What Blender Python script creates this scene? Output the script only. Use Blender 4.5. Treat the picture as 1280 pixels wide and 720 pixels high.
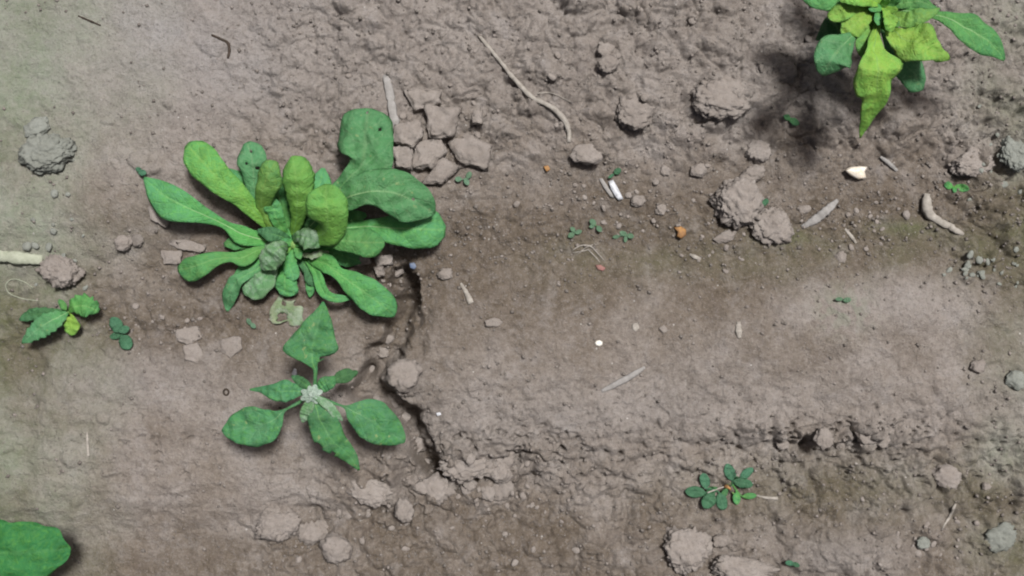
import bpy, bmesh, math, random
import numpy as np
from mathutils import Vector, Matrix, noise as mnoise

# ---------------------------------------------------------------- camera, world, light
for o in list(bpy.data.objects): bpy.data.objects.remove(o)
SC = bpy.context.scene
COL = SC.collection
CAMH = 0.60                # lens height above the mean soil level, metres
PX = 0.0005                # metres per photograph pixel at soil level (z = 0)
cam_d = bpy.data.cameras.new('camera'); cam = bpy.data.objects.new('camera', cam_d); COL.objects.link(cam)
cam.location = (0, 0, CAMH); cam_d.sensor_width = 36; cam_d.lens = 36 * CAMH / (1280 * PX)
cam_d.clip_start = 0.01; cam_d.clip_end = 500
SC.camera = cam
SUN_EL, SUN_AZ = 68.0, 36.0        # degrees; azimuth measured clockwise from +Y
world = bpy.data.worlds.new('World'); SC.world = world; world.use_nodes = True
wn = world.node_tree.nodes; wl = world.node_tree.links
bg = wn.get('Background') or wn.new('ShaderNodeBackground')
sky = wn.new('ShaderNodeTexSky'); sky.sky_type = 'NISHITA'; sky.sun_disc = False
sky.sun_elevation = math.radians(SUN_EL); sky.sun_rotation = math.radians(SUN_AZ)
sky.dust_density = 9.0; sky.air_density = 0.6; sky.ozone_density = 0.2
wl.new(sky.outputs[0], bg.inputs[0]); bg.inputs[1].default_value = 0.05
sun_d = bpy.data.lights.new('sun', 'SUN'); sun = bpy.data.objects.new('sun', sun_d); COL.objects.link(sun)
sun_d.energy = 4.6; sun_d.angle = math.radians(10); sun_d.color = (1.0, 0.985, 0.965)
el, az = math.radians(SUN_EL), math.radians(SUN_AZ)
sdir = Vector((math.sin(az) * math.cos(el), math.cos(az) * math.cos(el), math.sin(el)))
sun.rotation_euler = sdir.to_track_quat('Z', 'Y').to_euler(); sun.location = sdir * 3
SC.view_settings.view_transform = 'Standard'; SC.view_settings.look = 'None'
SC.view_settings.exposure = 0.02; SC.view_settings.gamma = 1.0
SC.render.engine = 'CYCLES'
SC.cycles.pixel_filter_type = 'BLACKMAN_HARRIS'; SC.cycles.filter_width = 2.0

R = random.Random(7)
RNG = np.random.default_rng(11)

# ---------------------------------------------------------------- noise on arrays
_perm = RNG.permutation(4096)
_ang = RNG.random(4096) * 2 * np.pi
_gx, _gy = np.cos(_ang), np.sin(_ang)
_r1, _r2, _r3 = RNG.random(4096), RNG.random(4096), RNG.random(4096)
def _h(ix, iy, s): return _perm[(_perm[(ix + s * 131) & 4095] + iy) & 4095]
def perlin(x, y, s=0):
    x0 = np.floor(x).astype(np.int64); y0 = np.floor(y).astype(np.int64)
    fx = x - x0; fy = y - y0
    u = fx * fx * fx * (fx * (fx * 6 - 15) + 10); v = fy * fy * fy * (fy * (fy * 6 - 15) + 10)
    def g(a, b):
        h = _h(x0 + a, y0 + b, s); return _gx[h] * (fx - a) + _gy[h] * (fy - b)
    a = g(0, 0); b = g(1, 0); c = g(0, 1); d = g(1, 1)
    return (a + (b - a) * u) + ((c + (d - c) * u) - (a + (b - a) * u)) * v
def worley(x, y, s=0):
    x0 = np.floor(x).astype(np.int64); y0 = np.floor(y).astype(np.int64)
    f1 = np.full(x.shape, 9.0); f2 = np.full(x.shape, 9.0); idv = np.zeros(x.shape)
    for a in (-1, 0, 1):
        for b in (-1, 0, 1):
            h = _h(x0 + a, y0 + b, s)
            d = np.hypot(x0 + a + _r1[h] - x, y0 + b + _r2[h] - y)
            c = d < f1
            f2 = np.where(c, f1, np.minimum(f2, d)); idv = np.where(c, _r3[h], idv); f1 = np.where(c, d, f1)
    return f1, f2, idv
def sst(a, b, x):
    t = np.clip((x - a) / (b - a), 0, 1); return t * t * (3 - 2 * t)
def gauss(X, Y, cx, cy, rx, ry): return np.exp(-((X - cx) / rx) ** 2 - ((Y - cy) / ry) ** 2)
def polydist(X, Y, pts):
    d = np.full(X.shape, 1e9)
    for (ax, ay), (bx, by) in zip(pts[:-1], pts[1:]):
        vx, vy = bx - ax, by - ay
        t = np.clip(((X - ax) * vx + (Y - ay) * vy) / (vx * vx + vy * vy), 0, 1)
        d = np.minimum(d, np.hypot(X - ax - t * vx, Y - ay - t * vy))
    return d

# ---------------------------------------------------------------- soil height field (coordinates in photograph pixels at z = 0, heights in mm)
def axis(a, b, st):
    core = np.arange(a, b + st, st); out = []; d = st; p = 0.0
    while p < 90000: d *= 1.27; p += d; out.append(p)
    out = np.array(out)
    return np.concatenate([(a - out)[::-1], core, core[-1] + out])
GX = axis(-130, 1410, 1.3); GY = axis(-130, 850, 1.3)
X, Y = np.meshgrid(GX, GY)
near = (1 - sst(1500, 2600, np.abs(X - 640))) * (1 - sst(1000, 2000, np.abs(Y - 360)))
wx = X + 14 * perlin(X / 60, Y / 60, 1) + 5 * perlin(X / 18, Y / 18, 2)
wy = Y + 14 * perlin(X / 60, Y / 60, 3) + 5 * perlin(X / 18, Y / 18, 4)
yt = np.interp(X[0], [-200, 60, 300, 480, 600, 800, 1000, 1280, 1500], [410, 400, 365, 325, 285, 275, 272, 262, 262])[None, :]
U = wy - yt
bank = 10 * (1 - sst(-135, -35, U))
ridge = 8.5 * sst(25, 150, U) * np.where(wx < 480, 0.8, 1.0)
ye = np.interp(X[0], [-200, 0, 250, 430, 520, 640, 800, 950, 1080, 1280, 1500], [640, 640, 640, 628, 585, 575, 566, 552, 556, 562, 560])[None, :] + 14 * perlin(X / 45, X * 0 + 0.3, 5) + 6 * perlin(X / 14, X * 0 + 5.3, 6)
we = np.interp(X[0], [-200, 250, 480, 560, 720, 860, 960, 1080, 1200, 1500], [40, 40, 16, 8, 40, 55, 6, 8, 40, 44])[None, :]
drop = 9.5 * sst(-1, 1, (wy - ye) / we)
Hh = bank + ridge - drop - 3
Hh = Hh - 4 * (1 - sst(40, 72, wx)) * sst(410, 450, wy) * (1 - sst(560, 640, wy))
Hh = Hh + 4 * gauss(X, Y, 1120, 385, 80, 32) + 3 * gauss(X, Y, 1050, 700, 90, 36) + 3 * gauss(X, Y, 900, 95, 160, 70)
Hh = Hh + 3 * gauss(X, Y, 505, 470, 32, 26) - 3 * gauss(X, Y, 620, 640, 110, 40)
cut = polydist(wx, wy, [(502, 345), (512, 395), (498, 432), (468, 448), (458, 482), (500, 512), (516, 545), (540, 585)])
hx = wx + 8 * perlin(X / 22, Y / 22, 81) + 2.5 * perlin(X / 7, Y / 7, 82); hy = wy + 8 * perlin(X / 22, Y / 22, 83) + 2.5 * perlin(X / 7, Y / 7, 84)
cutx = np.interp(hy, [345, 395, 432, 448, 482, 512, 545, 585], [502, 512, 498, 468, 458, 500, 516, 540])
lowleft = sst(-5, 5, cutx - hx) * sst(335, 352, hy) * (1 - sst(440, 500, hy)) * sst(360, 440, X)
cutr = polydist(hx, hy, [(500, 345), (507, 395), (492, 432), (468, 448), (458, 482), (500, 512), (516, 545), (540, 585)])
Hh = Hh - 5 * lowleft - 25 * np.exp(-(cutr / 15) ** 6) * np.clip(.75 + .9 * perlin(X / 30, Y / 30, 8), .45, 1) - 3.5 * np.exp(-(cut / 26) ** 2)
Hh = Hh - 9 * gauss(hx, hy, 501, 378, 13, 30) - 12 * gauss(hx, hy, 514, 530, 15, 26) - 8 * gauss(hx, hy, 470, 462, 16, 14)
plates_pit = np.exp(-(np.hypot((wx - 552) / 62, (wy - 172) / 58)) ** 6)
Hh = Hh - 4.5 * plates_pit
Hh = Hh - 5 * np.exp(-(polydist(wx, wy, [(540, 566), (600, 578), (650, 566)]) / 7) ** 2)
Hh = Hh - 9 * np.exp(-(polydist(wx, wy, [(1005, 556), (1045, 560), (1072, 548), (1060, 535)]) / 7) ** 2)
Hh = Hh - 6 * np.exp(-(polydist(wx, wy, [(388, 640), (402, 660), (398, 676)]) / 6) ** 2)
Hh = Hh - 5 * np.exp(-(polydist(wx, wy, [(715, 680), (722, 700), (716, 730)]) / 5) ** 2)
Hh = Hh - 5 * gauss(X, Y, 365, 300, 90, 50)
# regional roughness
topR = (1 - sst(170, 230, wy)) * sst(230, 420, wx)
chan = sst(0, 40, wy - ye) * sst(250, 420, wx)
esc = np.exp(-((wy - ye + 8) / 32) ** 2) * np.interp(X[0], [330, 430, 520, 680, 760, 900, 960, 1100, 1180, 1300], [0, .6, 1, .85, .35, .25, .8, .8, .25, .25])[None, :]
right = sst(1150, 1220, wx) * gauss(X, Y, 1280, 270, 400, 110)
tro = np.exp(-(U / 62) ** 2)
U2 = U + 46 * perlin(X / 130, Y / 110, 31) + 22 * perlin(X / 48, Y / 44, 32)
rough = np.clip(0.17 + 0.62 * topR + 0.55 * chan + 0.75 * esc + 0.8 * right + 0.42 * tro + 0.30 * sst(430, 500, wy) * (1 - sst(600, 660, wy)) * sst(440, 560, wx) + 0.35 * np.exp(-(cut / 45) ** 2), 0, 1.1) * near
for wl_, amp, k in ((340, 3.0, 0), (150, 3.0, 0.1), (62, 2.6, 0.3), (30, 1.9, 0.5), (14, 1.2, 0.6), (7, 0.8, 0.6), (3.6, 0.42, 0.5)):
    Hh = Hh + amp * perlin(X / wl_ + 3.1, Y / wl_ + 7.7, int(wl_) + 20) * ((1 - k) * 0.75 + k * (0.25 + 1.3 * rough)) * near
Hh = Hh + 14 * (1 - near) * perlin(X / 2200, Y / 2200, 77)
# horizontal washed streaks along the ridge slope
Hh = Hh + 0.9 * perlin(wx / 70, wy / 9, 41) * near * sst(430, 520, wy) * (1 - sst(640, 700, wy))
# crumbly lumps
pile = np.clip(gauss(X, Y, 580, 600, 80, 42) + .8 * gauss(X, Y, 1040, 548, 70, 20) + .6 * gauss(X, Y, 470, 620, 70, 40), 0, 1)
rough = np.clip(rough + .5 * pile * near, 0, 1.3)
for cell, amp, s in ((40, 4.6, 51), (21, 3.6, 52), (10, 1.4, 53)):
    f1, f2, iv = worley(wx / cell, wy / cell, s)
    lump = np.clip(1 - (f1 / 0.62) ** 2, 0, 1) ** 0.8 * (0.25 + iv)
    Hh = Hh + amp * rough ** 1.3 * (lump - 0.3) * sst(0.25, 0.6, iv + 0.35 * rough)
for wl_, amp, s_ in ((46, 5.0, 71), (23, 4.0, 72), (11, .9, 73), (5, .3, 74)):
    Hh = Hh + amp * (np.abs(perlin(wx / wl_, wy / wl_, s_)) - .22) * (0.12 + rough) * near
# sparse pits and hairline cracks
pm = np.clip(0.03 + 0.9 * esc + 0.35 * topR + 0.4 * sst(470, 520, wy) * (1 - sst(560, 640, wy)) + 0.3 * right + 0.3 * chan, 0, 1) * near
for cell, s in ((19, 61), (11, 62)):
    f1, f2, iv = worley(X / cell + 0.5 * perlin(X / 7, Y / 7, 63), Y * 1.3 / cell + 0.5 * perlin(X / 7, Y / 7, 64), s)
    Hh = Hh - 6.5 * np.exp(-(f1 / 0.21) ** 2) * (iv > 1 - 0.27 * pm) * pm
f1, f2, iv = worley((wx + 6 * perlin(X / 9, Y / 9, 65)) / 46, (wy + 6 * perlin(X / 9, Y / 9, 66)) / 34, 67)
crk = np.exp(-((f2 - f1) / 0.045) ** 2) * sst(0.05, 0.35, perlin(X / 80, Y / 80, 68) + 0.22 * (esc + topR))
Hh = Hh - 4.2 * crk * np.clip(esc + 0.5 * topR + 0.4 * chan + 0.5 * np.exp(-(cut / 60) ** 2) + pile, 0, 1.4) * near
# stamped embedded lumps: random ones on the upper bank, plus those that stand out in the photograph
stamps = []
for i in range(420):
    x = R.uniform(-100, 1400); y = R.uniform(-120, 215) if R.random() < .62 else R.uniform(560, 800)
    if x < 330 and y < 300 and R.random() < .8: continue
    if x < 300 and y > 500 and R.random() < .75: continue
    r = 3.5 + 15 * R.random() ** 2.6
    stamps.append((x, y, r, r * R.uniform(.65, 1), R.uniform(0.3, .6) * r * .5))
stamps += [(370, 95, 24, 22, 3), (352, 118, 9, 8, 2), (795, 137, 25, 21, 6), (757, 63, 11, 9, 4), (761, 80, 12, 10, 4), (783, 112, 16, 8, 3),
           (725, 6, 28, 20, 6), (905, 120, 38, 26, 7), (900, 60, 24, 30, 5), (735, 193, 19, 13, 5), (850, 10, 20, 14, 4), (268, 60, 20, 16, 3),
           (133, 516, 9, 9, 3), (95, 568, 13, 11, 3), (145, 588, 12, 7, 2), (590, 578, 32, 22, 6), (625, 545, 34, 24, 4), (460, 615, 28, 17, 4),
           (505, 635, 12, 15, 4), (505, 470, 22, 22, 5), (1035, 545, 30, 18, 4), (1090, 540, 16, 12, 3), (985, 545, 18, 14, 3), (345, 655, 32, 20, 4),
           (930, 712, 38, 20, 5), (1045, 690, 66, 28, 4), (1215, 215, 30, 22, 5), (1195, 200, 22, 14, 4), (1265, 180, 20, 30, 5), (1110, 185, 18, 14, 3),
           (655, 130, 30, 20, 2), (690, 600, 24, 16, 3), (560, 670, 26, 18, 3), (1000, 30, 34, 40, 5), (960, 80, 30, 30, 4), (1050, 140, 22, 26, 4)]
for (cx, cy, rx, ry, hh) in stamps:
    i0, i1 = np.searchsorted(GX, (cx - 1.5 * rx, cx + 1.5 * rx)); j0, j1 = np.searchsorted(GY, (cy - 1.5 * ry, cy + 1.5 * ry))
    if i1 <= i0 or j1 <= j0: continue
    dx = (wx[j0:j1, i0:i1] - cx) / rx; dy = (wy[j0:j1, i0:i1] - cy) / ry
    r2 = dx * dx + dy * dy
    d = np.sqrt(np.clip(1 - r2, 0, 1)) * hh - 0.2 * np.exp(-((np.sqrt(r2) - 1.08) / .14) ** 2) * (perlin(wx[j0:j1, i0:i1] / 9, wy[j0:j1, i0:i1] / 9, 9) + .3)
    Hh[j0:j1, i0:i1] += d
Hh = Hh + 2.0

def _loc(ax, v):
    i = np.clip(np.searchsorted(ax, v) - 1, 0, len(ax) - 2); return i, np.clip((v - ax[i]) / (ax[i + 1] - ax[i]), 0, 1)
def ground(x, y):                       # soil height in metres at world x, y
    px = np.asarray(x) / PX + 640; py = 360 - np.asarray(y) / PX
    i, a = _loc(GX, px); j, b = _loc(GY, py)
    return 0.001 * ((Hh[j, i] * (1 - a) + Hh[j, i + 1] * a) * (1 - b) + (Hh[j + 1, i] * (1 - a) + Hh[j + 1, i + 1] * a) * b)
def at(px, py, z):                      # world point at height z whose direction is that pixel
    k = (CAMH - z) / CAMH
    return Vector(((px - 640) * PX * k, (360 - py) * PX * k, z))
def on_soil(px, py, lift=0.0):
    z = 0.0
    for _ in range(5):
        p = at(px, py, z); z = float(ground(p.x, p.y))
    return at(px, py, z + lift * 0.001)

# ---------------------------------------------------------------- materials
def N(t, kind, **kw):
    n = t.nodes.new(kind)
    for k, v in kw.items(): setattr(n, k, v)
    return n
def new_mat(name):
    m = bpy.data.materials.new(name); m.use_nodes = True
    t = m.node_tree; t.nodes.clear()
    out = N(t, 'ShaderNodeOutputMaterial'); p = N(t, 'ShaderNodeBsdfPrincipled'); t.links.new(p.outputs[0], out.inputs[0])
    return m, t, p, out
def mixc(t, f, a, b, mode='MIX'):
    n = N(t, 'ShaderNodeMix', data_type='RGBA', blend_type=mode)
    for s, v in ((n.inputs[0], f), (n.inputs[6], a), (n.inputs[7], b)):
        if hasattr(v, 'is_output'): t.links.new(v, s)
        elif isinstance(v, (int, float)): s.default_value = v
        else: s.default_value = (*v, 1)
    return n.outputs[2]
def math_(t, op, a, b=0.0, c=0.0, clamp=False):
    n = N(t, 'ShaderNodeMath', operation=op); n.use_clamp = clamp
    for s, v in zip(n.inputs, (a, b, c)):
        if hasattr(v, 'is_output'): t.links.new(v, s)
        else: s.default_value = v
    return n.outputs[0]
def noise(t, vec, scale, detail=4, rough=.6):
    n = N(t, 'ShaderNodeTexNoise'); n.inputs['Scale'].default_value = scale; n.inputs['Detail'].default_value = detail; n.inputs['Roughness'].default_value = rough
    t.links.new(vec, n.inputs['Vector']); return n.outputs[0]
def remap(t, v, a, b, c=0.0, d=1.0):
    n = N(t, 'ShaderNodeMapRange'); n.inputs[1].default_value = a; n.inputs[2].default_value = b; n.inputs[3].default_value = c; n.inputs[4].default_value = d
    t.links.new(v, n.inputs[0]); return n.outputs[0]

DRY, DRY2 = (0.312, 0.280, 0.255), (0.252, 0.215, 0.183)
WET, WET2 = (0.168, 0.136, 0.104), (0.112, 0.088, 0.064)
def soil_material():
    m, t, p, out = new_mat('soil')
    geo = N(t, 'ShaderNodeNewGeometry').outputs['Position']
    at_ = N(t, 'ShaderNodeAttribute', attribute_name='soil')
    sep = N(t, 'ShaderNodeSeparateColor'); t.links.new(at_.outputs['Color'], sep.inputs[0])
    n1 = noise(t, geo, 28, 5); n2 = noise(t, geo, 160, 5, .7); n3 = noise(t, geo, 900, 3, .7)
    dry = mixc(t, remap(t, n1, .35, .65), DRY, DRY2)
    wet = mixc(t, remap(t, n2, .35, .65), WET, WET2)
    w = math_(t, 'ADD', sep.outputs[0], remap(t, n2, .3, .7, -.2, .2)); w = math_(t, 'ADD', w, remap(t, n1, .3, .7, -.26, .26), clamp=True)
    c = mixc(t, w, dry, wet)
    nm = noise(t, geo, 62, 6, .72); c = mixc(t, remap(t, nm, .5, .3, 0, .45), c, (0.14, 0.117, 0.105)); c = mixc(t, remap(t, nm, .52, .72, 0, .4), c, (0.355, 0.335, 0.33))
    c = mixc(t, math_(t, 'MULTIPLY', sep.outputs[2], remap(t, n1, .35, .65, .3, 1)), c, (0.345, 0.33, 0.325))
    nf = noise(t, geo, 360, 5, .75); c = mixc(t, remap(t, nf, .5, .3, 0, .5), c, (0.12, 0.098, 0.082)); c = mixc(t, remap(t, nf, .54, .72, 0, .45), c, (0.37, 0.345, 0.325))
    # green tint: lens colour cast painted in at the left, plus moss patches
    green_tint = math_(t, 'MULTIPLY', sep.outputs[1], remap(t, n2, .3, .7, .45, 1.15), clamp=True)
    c = mixc(t, green_tint, c, mixc(t, w, (0.265, 0.315, 0.235), (0.115, 0.128, 0.06)))
    # grains: lighter and darker specks
    c = mixc(t, remap(t, n3, .58, .74, 0, .55), c, (0.36, 0.34, 0.33))
    c = mixc(t, remap(t, n3, .44, .28, 0, .55), c, (0.10, 0.083, 0.075))
    v = N(t, 'ShaderNodeTexVoronoi'); v.inputs['Scale'].default_value = 210; t.links.new(geo, v.inputs['Vector'])
    sc = N(t, 'ShaderNodeSeparateColor'); t.links.new(v.outputs['Color'], sc.inputs[0])
    spk = math_(t, 'MULTIPLY', math_(t, 'LESS_THAN', v.outputs['Distance'], .13), math_(t, 'GREATER_THAN', sc.outputs[0], .93))
    c = mixc(t, math_(t, 'MULTIPLY', spk, .8), c, mixc(t, sc.outputs[1], (0.55, 0.53, 0.5), (0.06, 0.045, 0.035)))
    t.links.new(c, p.inputs['Base Color'])
    t.links.new(remap(t, w, 0, 1, .95, .78), p.inputs['Roughness']); p.inputs['Specular IOR Level'].default_value = .22
    b1 = N(t, 'ShaderNodeBump'); b1.inputs['Distance'].default_value = .0026; b1.inputs['Strength'].default_value = .9
    hsum = math_(t, 'ADD', noise(t, geo, 420, 6, .75), math_(t, 'MULTIPLY', n3, .45))
    t.links.new(hsum, b1.inputs['Height']); t.links.new(b1.outputs[0], p.inputs['Normal'])
    return m
def clod_material(name, a, b, dark):
    m, t, p, out = new_mat(name)
    co = N(t, 'ShaderNodeTexCoord').outputs['Object']; inf = N(t, 'ShaderNodeObjectInfo')
    geo = N(t, 'ShaderNodeNewGeometry').outputs['Position']
    n1 = noise(t, geo, 150, 5, .65); n3 = noise(t, geo, 900, 3, .7)
    c = mixc(t, remap(t, n1, .35, .65), a, b)
    c = mixc(t, remap(t, n3, .46, .3, 0, .6), c, dark)
    c = mixc(t, remap(t, inf.outputs['Random'], 0, 1, 0, .25), c, dark)
    t.links.new(c, p.inputs['Base Color']); p.inputs['Roughness'].default_value = .95; p.inputs['Specular IOR Level'].default_value = .2
    b1 = N(t, 'ShaderNodeBump'); b1.inputs['Distance'].default_value = .0014; b1.inputs['Strength'].default_value = .8
    t.links.new(noise(t, geo, 500, 6, .75), b1.inputs['Height']); t.links.new(b1.outputs[0], p.inputs['Normal'])
    return m
def plain_material(name, a, b, rough=.7, spec=.3, scale=300):
    m, t, p, out = new_mat(name)
    geo = N(t, 'ShaderNodeNewGeometry').outputs['Position']
    n1 = noise(t, geo, scale, 4, .65)
    t.links.new(mixc(t, remap(t, n1, .35, .65), a, b), p.inputs['Base Color'])
    p.inputs['Roughness'].default_value = rough; p.inputs['Specular IOR Level'].default_value = spec
    bp = N(t, 'ShaderNodeBump'); bp.inputs['Distance'].default_value = .0005; bp.inputs['Strength'].default_value = .6
    t.links.new(noise(t, geo, scale * 3, 3), bp.inputs['Height']); t.links.new(bp.outputs[0], p.inputs['Normal'])
    return m
def leaf_material(name, base, tip, edge, vein, mott, mealy=0.0, nveins=9, rough=.5, spots=0.0):
    """u runs along the leaf, v across it (0.5 on the midrib)"""
    m, t, p, out = new_mat(name)
    uv = N(t, 'ShaderNodeUVMap', uv_map='UVMap').outputs[0]
    s = N(t, 'ShaderNodeSeparateXYZ'); t.links.new(uv, s.inputs[0]); u = s.outputs[0]
    av = math_(t, 'ABSOLUTE', math_(t, 'SUBTRACT', s.outputs[1], .5)); av = math_(t, 'MULTIPLY', av, 2.0)
    geo = N(t, 'ShaderNodeNewGeometry'); pos = geo.outputs['Position']; inf = N(t, 'ShaderNodeObjectInfo').outputs['Random']
    n1 = noise(t, pos, 90, 4, .6); n2 = noise(t, pos, 420, 4, .65); n3 = noise(t, pos, 1500, 2, .6)
    c = mixc(t, math_(t, 'ADD', u, remap(t, n1, .3, .7, -.3, .3), clamp=True), base, tip)
    c = mixc(t, math_(t, 'MULTIPLY', math_(t, 'POWER', av, 2.5), .5), c, edge)
    c = mixc(t, remap(t, n2, .48, .72, 0, .6), c, mott)
    c = mixc(t, remap(t, n1, .52, .32, 0, .6), c, tuple(x * .58 for x in tip)); c = mixc(t, remap(t, noise(t, pos, 190, 4, .7), .52, .7, 0, .45), c, mott)
    # side veins slant forward from the midrib
    ph = math_(t, 'SUBTRACT', math_(t, 'MULTIPLY', u, nveins), math_(t, 'MULTIPLY', av, 1.6))
    ph = math_(t, 'ADD', ph, remap(t, n1, .3, .7, -.25, .25))
    fr = math_(t, 'ABSOLUTE', math_(t, 'SUBTRACT', math_(t, 'FRACT', ph), .5))
    sv = remap(t, fr, .0, .10, 1, 0); mid = remap(t, av, .03, .10, 1, 0)
    c = mixc(t, math_(t, 'MULTIPLY', sv, .2), c, vein); c = mixc(t, math_(t, 'MULTIPLY', mid, .25), c, vein)
    if mealy:
        c = mixc(t, math_(t, 'MULTIPLY', remap(t, noise(t, pos, 130, 5, .72), .46, .62), mealy), c, (0.42, 0.50, 0.43))
    if spots:
        c = mixc(t, remap(t, noise(t, pos, 260, 2, .5), .66, .74, 0, spots), c, (0.34, 0.36, 0.14))
    hsv = N(t, 'ShaderNodeHueSaturation'); t.links.new(c, hsv.inputs['Color'])
    t.links.new(remap(t, inf, 0, 1, .498, .518), hsv.inputs['Hue']); t.links.new(remap(t, inf, 0, 1, .95, 1.2), hsv.inputs['Value']); hsv.inputs['Saturation'].default_value = .97
    c = mixc(t, math_(t, 'MULTIPLY', geo.outputs['Backfacing'], .35), hsv.outputs[0], (0.22, 0.30, 0.18))
    t.links.new(c, p.inputs['Base Color']); p.inputs['Specular IOR Level'].default_value = .36
    t.links.new(remap(t, n2, .3, .7, rough - .08, rough + .14), p.inputs['Roughness'])
    bp = N(t, 'ShaderNodeBump'); bp.inputs['Distance'].default_value = .0018; bp.inputs['Strength'].default_value = .8
    hh = math_(t, 'ADD', math_(t, 'MULTIPLY', sv, -.14), math_(t, 'ADD', n2, math_(t, 'MULTIPLY', n3, .4)))
    t.links.new(hh, bp.inputs['Height']); t.links.new(bp.outputs[0], p.inputs['Normal'])
    tr = N(t, 'ShaderNodeBsdfTranslucent'); mx = N(t, 'ShaderNodeMixShader'); mx.inputs[0].default_value = .15
    t.links.new(mixc(t, .5, c, (0.12, 0.42, 0.07)), tr.inputs[0])
    t.links.new(p.outputs[0], mx.inputs[1]); t.links.new(tr.outputs[0], mx.inputs[2]); t.links.new(mx.outputs[0], out.inputs[0])
    return m

M = {}
M['soil'] = soil_material()
M['clod'] = clod_material('dry_clod', (0.295, 0.266, 0.245), (0.24, 0.212, 0.19), (0.15, 0.128, 0.11))
M['clod_green'] = clod_material('greenish_clod', (0.265, 0.28, 0.255), (0.21, 0.222, 0.198), (0.13, 0.132, 0.108))  # dry clod tones shifted towards green
M['clod_wet'] = clod_material('damp_clod', (0.215, 0.195, 0.178), (0.165, 0.146, 0.13), (0.09, 0.078, 0.066))
M['mid'] = leaf_material('leaf_mid_green', (0.105, 0.30, 0.05), (0.07, 0.27, 0.085), (0.05, 0.22, 0.065), (0.26, 0.44, 0.16), (0.14, 0.34, 0.08))
M['yellow'] = leaf_material('leaf_yellow_green', (0.19, 0.35, 0.03), (0.11, 0.31, 0.08), (0.09, 0.27, 0.055), (0.28, 0.43, 0.10), (0.2, 0.36, 0.05))
M['lime'] = leaf_material('leaf_lime', (0.24, 0.39, 0.035), (0.18, 0.38, 0.055), (0.11, 0.33, 0.07), (0.32, 0.43, 0.10), (0.29, 0.39, 0.06))
M['fresh'] = leaf_material('leaf_fresh', (0.17, 0.34, 0.035), (0.115, 0.31, 0.06), (0.085, 0.26, 0.055), (0.24, 0.41, 0.10), (0.18, 0.36, 0.06))
M['blue'] = leaf_material('leaf_blue_green', (0.08, 0.265, 0.065), (0.07, 0.24, 0.09), (0.055, 0.20, 0.07), (0.24, 0.40, 0.2), (0.13, 0.29, 0.13), rough=.45, spots=.35)
M['dark'] = leaf_material('leaf_dark_green', (0.055, 0.17, 0.045), (0.045, 0.15, 0.055), (0.035, 0.12, 0.04), (0.13, 0.26, 0.1), (0.07, 0.19, 0.06))
M['goose'] = leaf_material('leaf_goosefoot', (0.055, 0.20, 0.075), (0.045, 0.195, 0.055), (0.04, 0.175, 0.055), (0.12, 0.30, 0.12), (0.10, 0.25, 0.05), mealy=.06, nveins=6, rough=.6, spots=.5)
M['mealy'] = leaf_material('leaf_mealy', (0.085, 0.22, 0.075), (0.11, 0.26, 0.11), (0.2, 0.31, 0.16), (0.20, 0.34, 0.17), (0.14, 0.28, 0.12), mealy=.38, rough=.7)
M['pale'] = leaf_material('leaf_withered', (0.30, 0.34, 0.21), (0.17, 0.28, 0.13), (0.42, 0.40, 0.31), (0.36, 0.38, 0.25), (0.12, 0.24, 0.08), mealy=.4, rough=.75)
M['powder'] = leaf_material('leaf_powdery_bud', (0.24, 0.36, 0.27), (0.32, 0.42, 0.34), (0.36, 0.45, 0.37), (0.36, 0.46, 0.38), (0.28, 0.38, 0.3), mealy=.8, rough=.8)
M['tiny'] = leaf_material('leaf_seedling', (0.10, 0.20, 0.11), (0.12, 0.225, 0.135), (0.09, 0.17, 0.10), (0.18, 0.29, 0.18), (0.14, 0.24, 0.15), rough=.6)
M['clover'] = leaf_material('leaf_clover', (0.045, 0.14, 0.065), (0.05, 0.16, 0.08), (0.04, 0.13, 0.06), (0.12, 0.26, 0.14), (0.08, 0.21, 0.11), rough=.5)
M['big'] = leaf_material('leaf_big', (0.028, 0.18, 0.035), (0.024, 0.175, 0.045), (0.03, 0.19, 0.045), (0.10, 0.28, 0.09), (0.09, 0.27, 0.04), nveins=5, rough=.6)
M['rib'] = plain_material('leaf_rib', (0.15, 0.34, 0.09), (0.12, 0.30, 0.08), .5, .4)
M['rib_pale'] = plain_material('leaf_rib_pale', (0.26, 0.41, 0.20), (0.19, 0.36, 0.14), .5, .4)
M['stem'] = plain_material('stem_green', (0.20, 0.33, 0.09), (0.14, 0.26, 0.07), .55, .35)
M['straw'] = plain_material('dry_straw', (0.35, 0.325, 0.29), (0.235, 0.215, 0.19), .75, .25)
M['straw_grey'] = plain_material('grey_straw', (0.29, 0.28, 0.27), (0.215, 0.205, 0.195), .75, .25)
M['straw_green'] = plain_material('greenish_straw', (0.36, 0.38, 0.30), (0.27, 0.29, 0.22), .75, .25)
M['white'] = plain_material('white_film', (0.60, 0.62, 0.66), (0.34, 0.35, 0.37), .35, .5, 500)
M['seedw'] = plain_material('white_seed', (0.76, 0.74, 0.68), (0.62, 0.60, 0.54), .5, .4)
M['husk'] = plain_material('husk', (0.80, 0.76, 0.70), (0.60, 0.50, 0.36), .3, .5, 260)
M['orange'] = plain_material('orange_brown', (0.36, 0.19, 0.06), (0.22, 0.12, 0.06), .7, .3)
M['red'] = plain_material('dull_red', (0.26, 0.12, 0.11), (0.2, 0.12, 0.10), .7, .3)
M['blue_bit'] = plain_material('blue_bit', (0.09, 0.13, 0.22), (0.12, 0.14, 0.18), .5, .4)
M['twig'] = plain_material('dark_twig', (0.06, 0.045, 0.035), (0.035, 0.028, 0.022), .8, .2)

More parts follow.
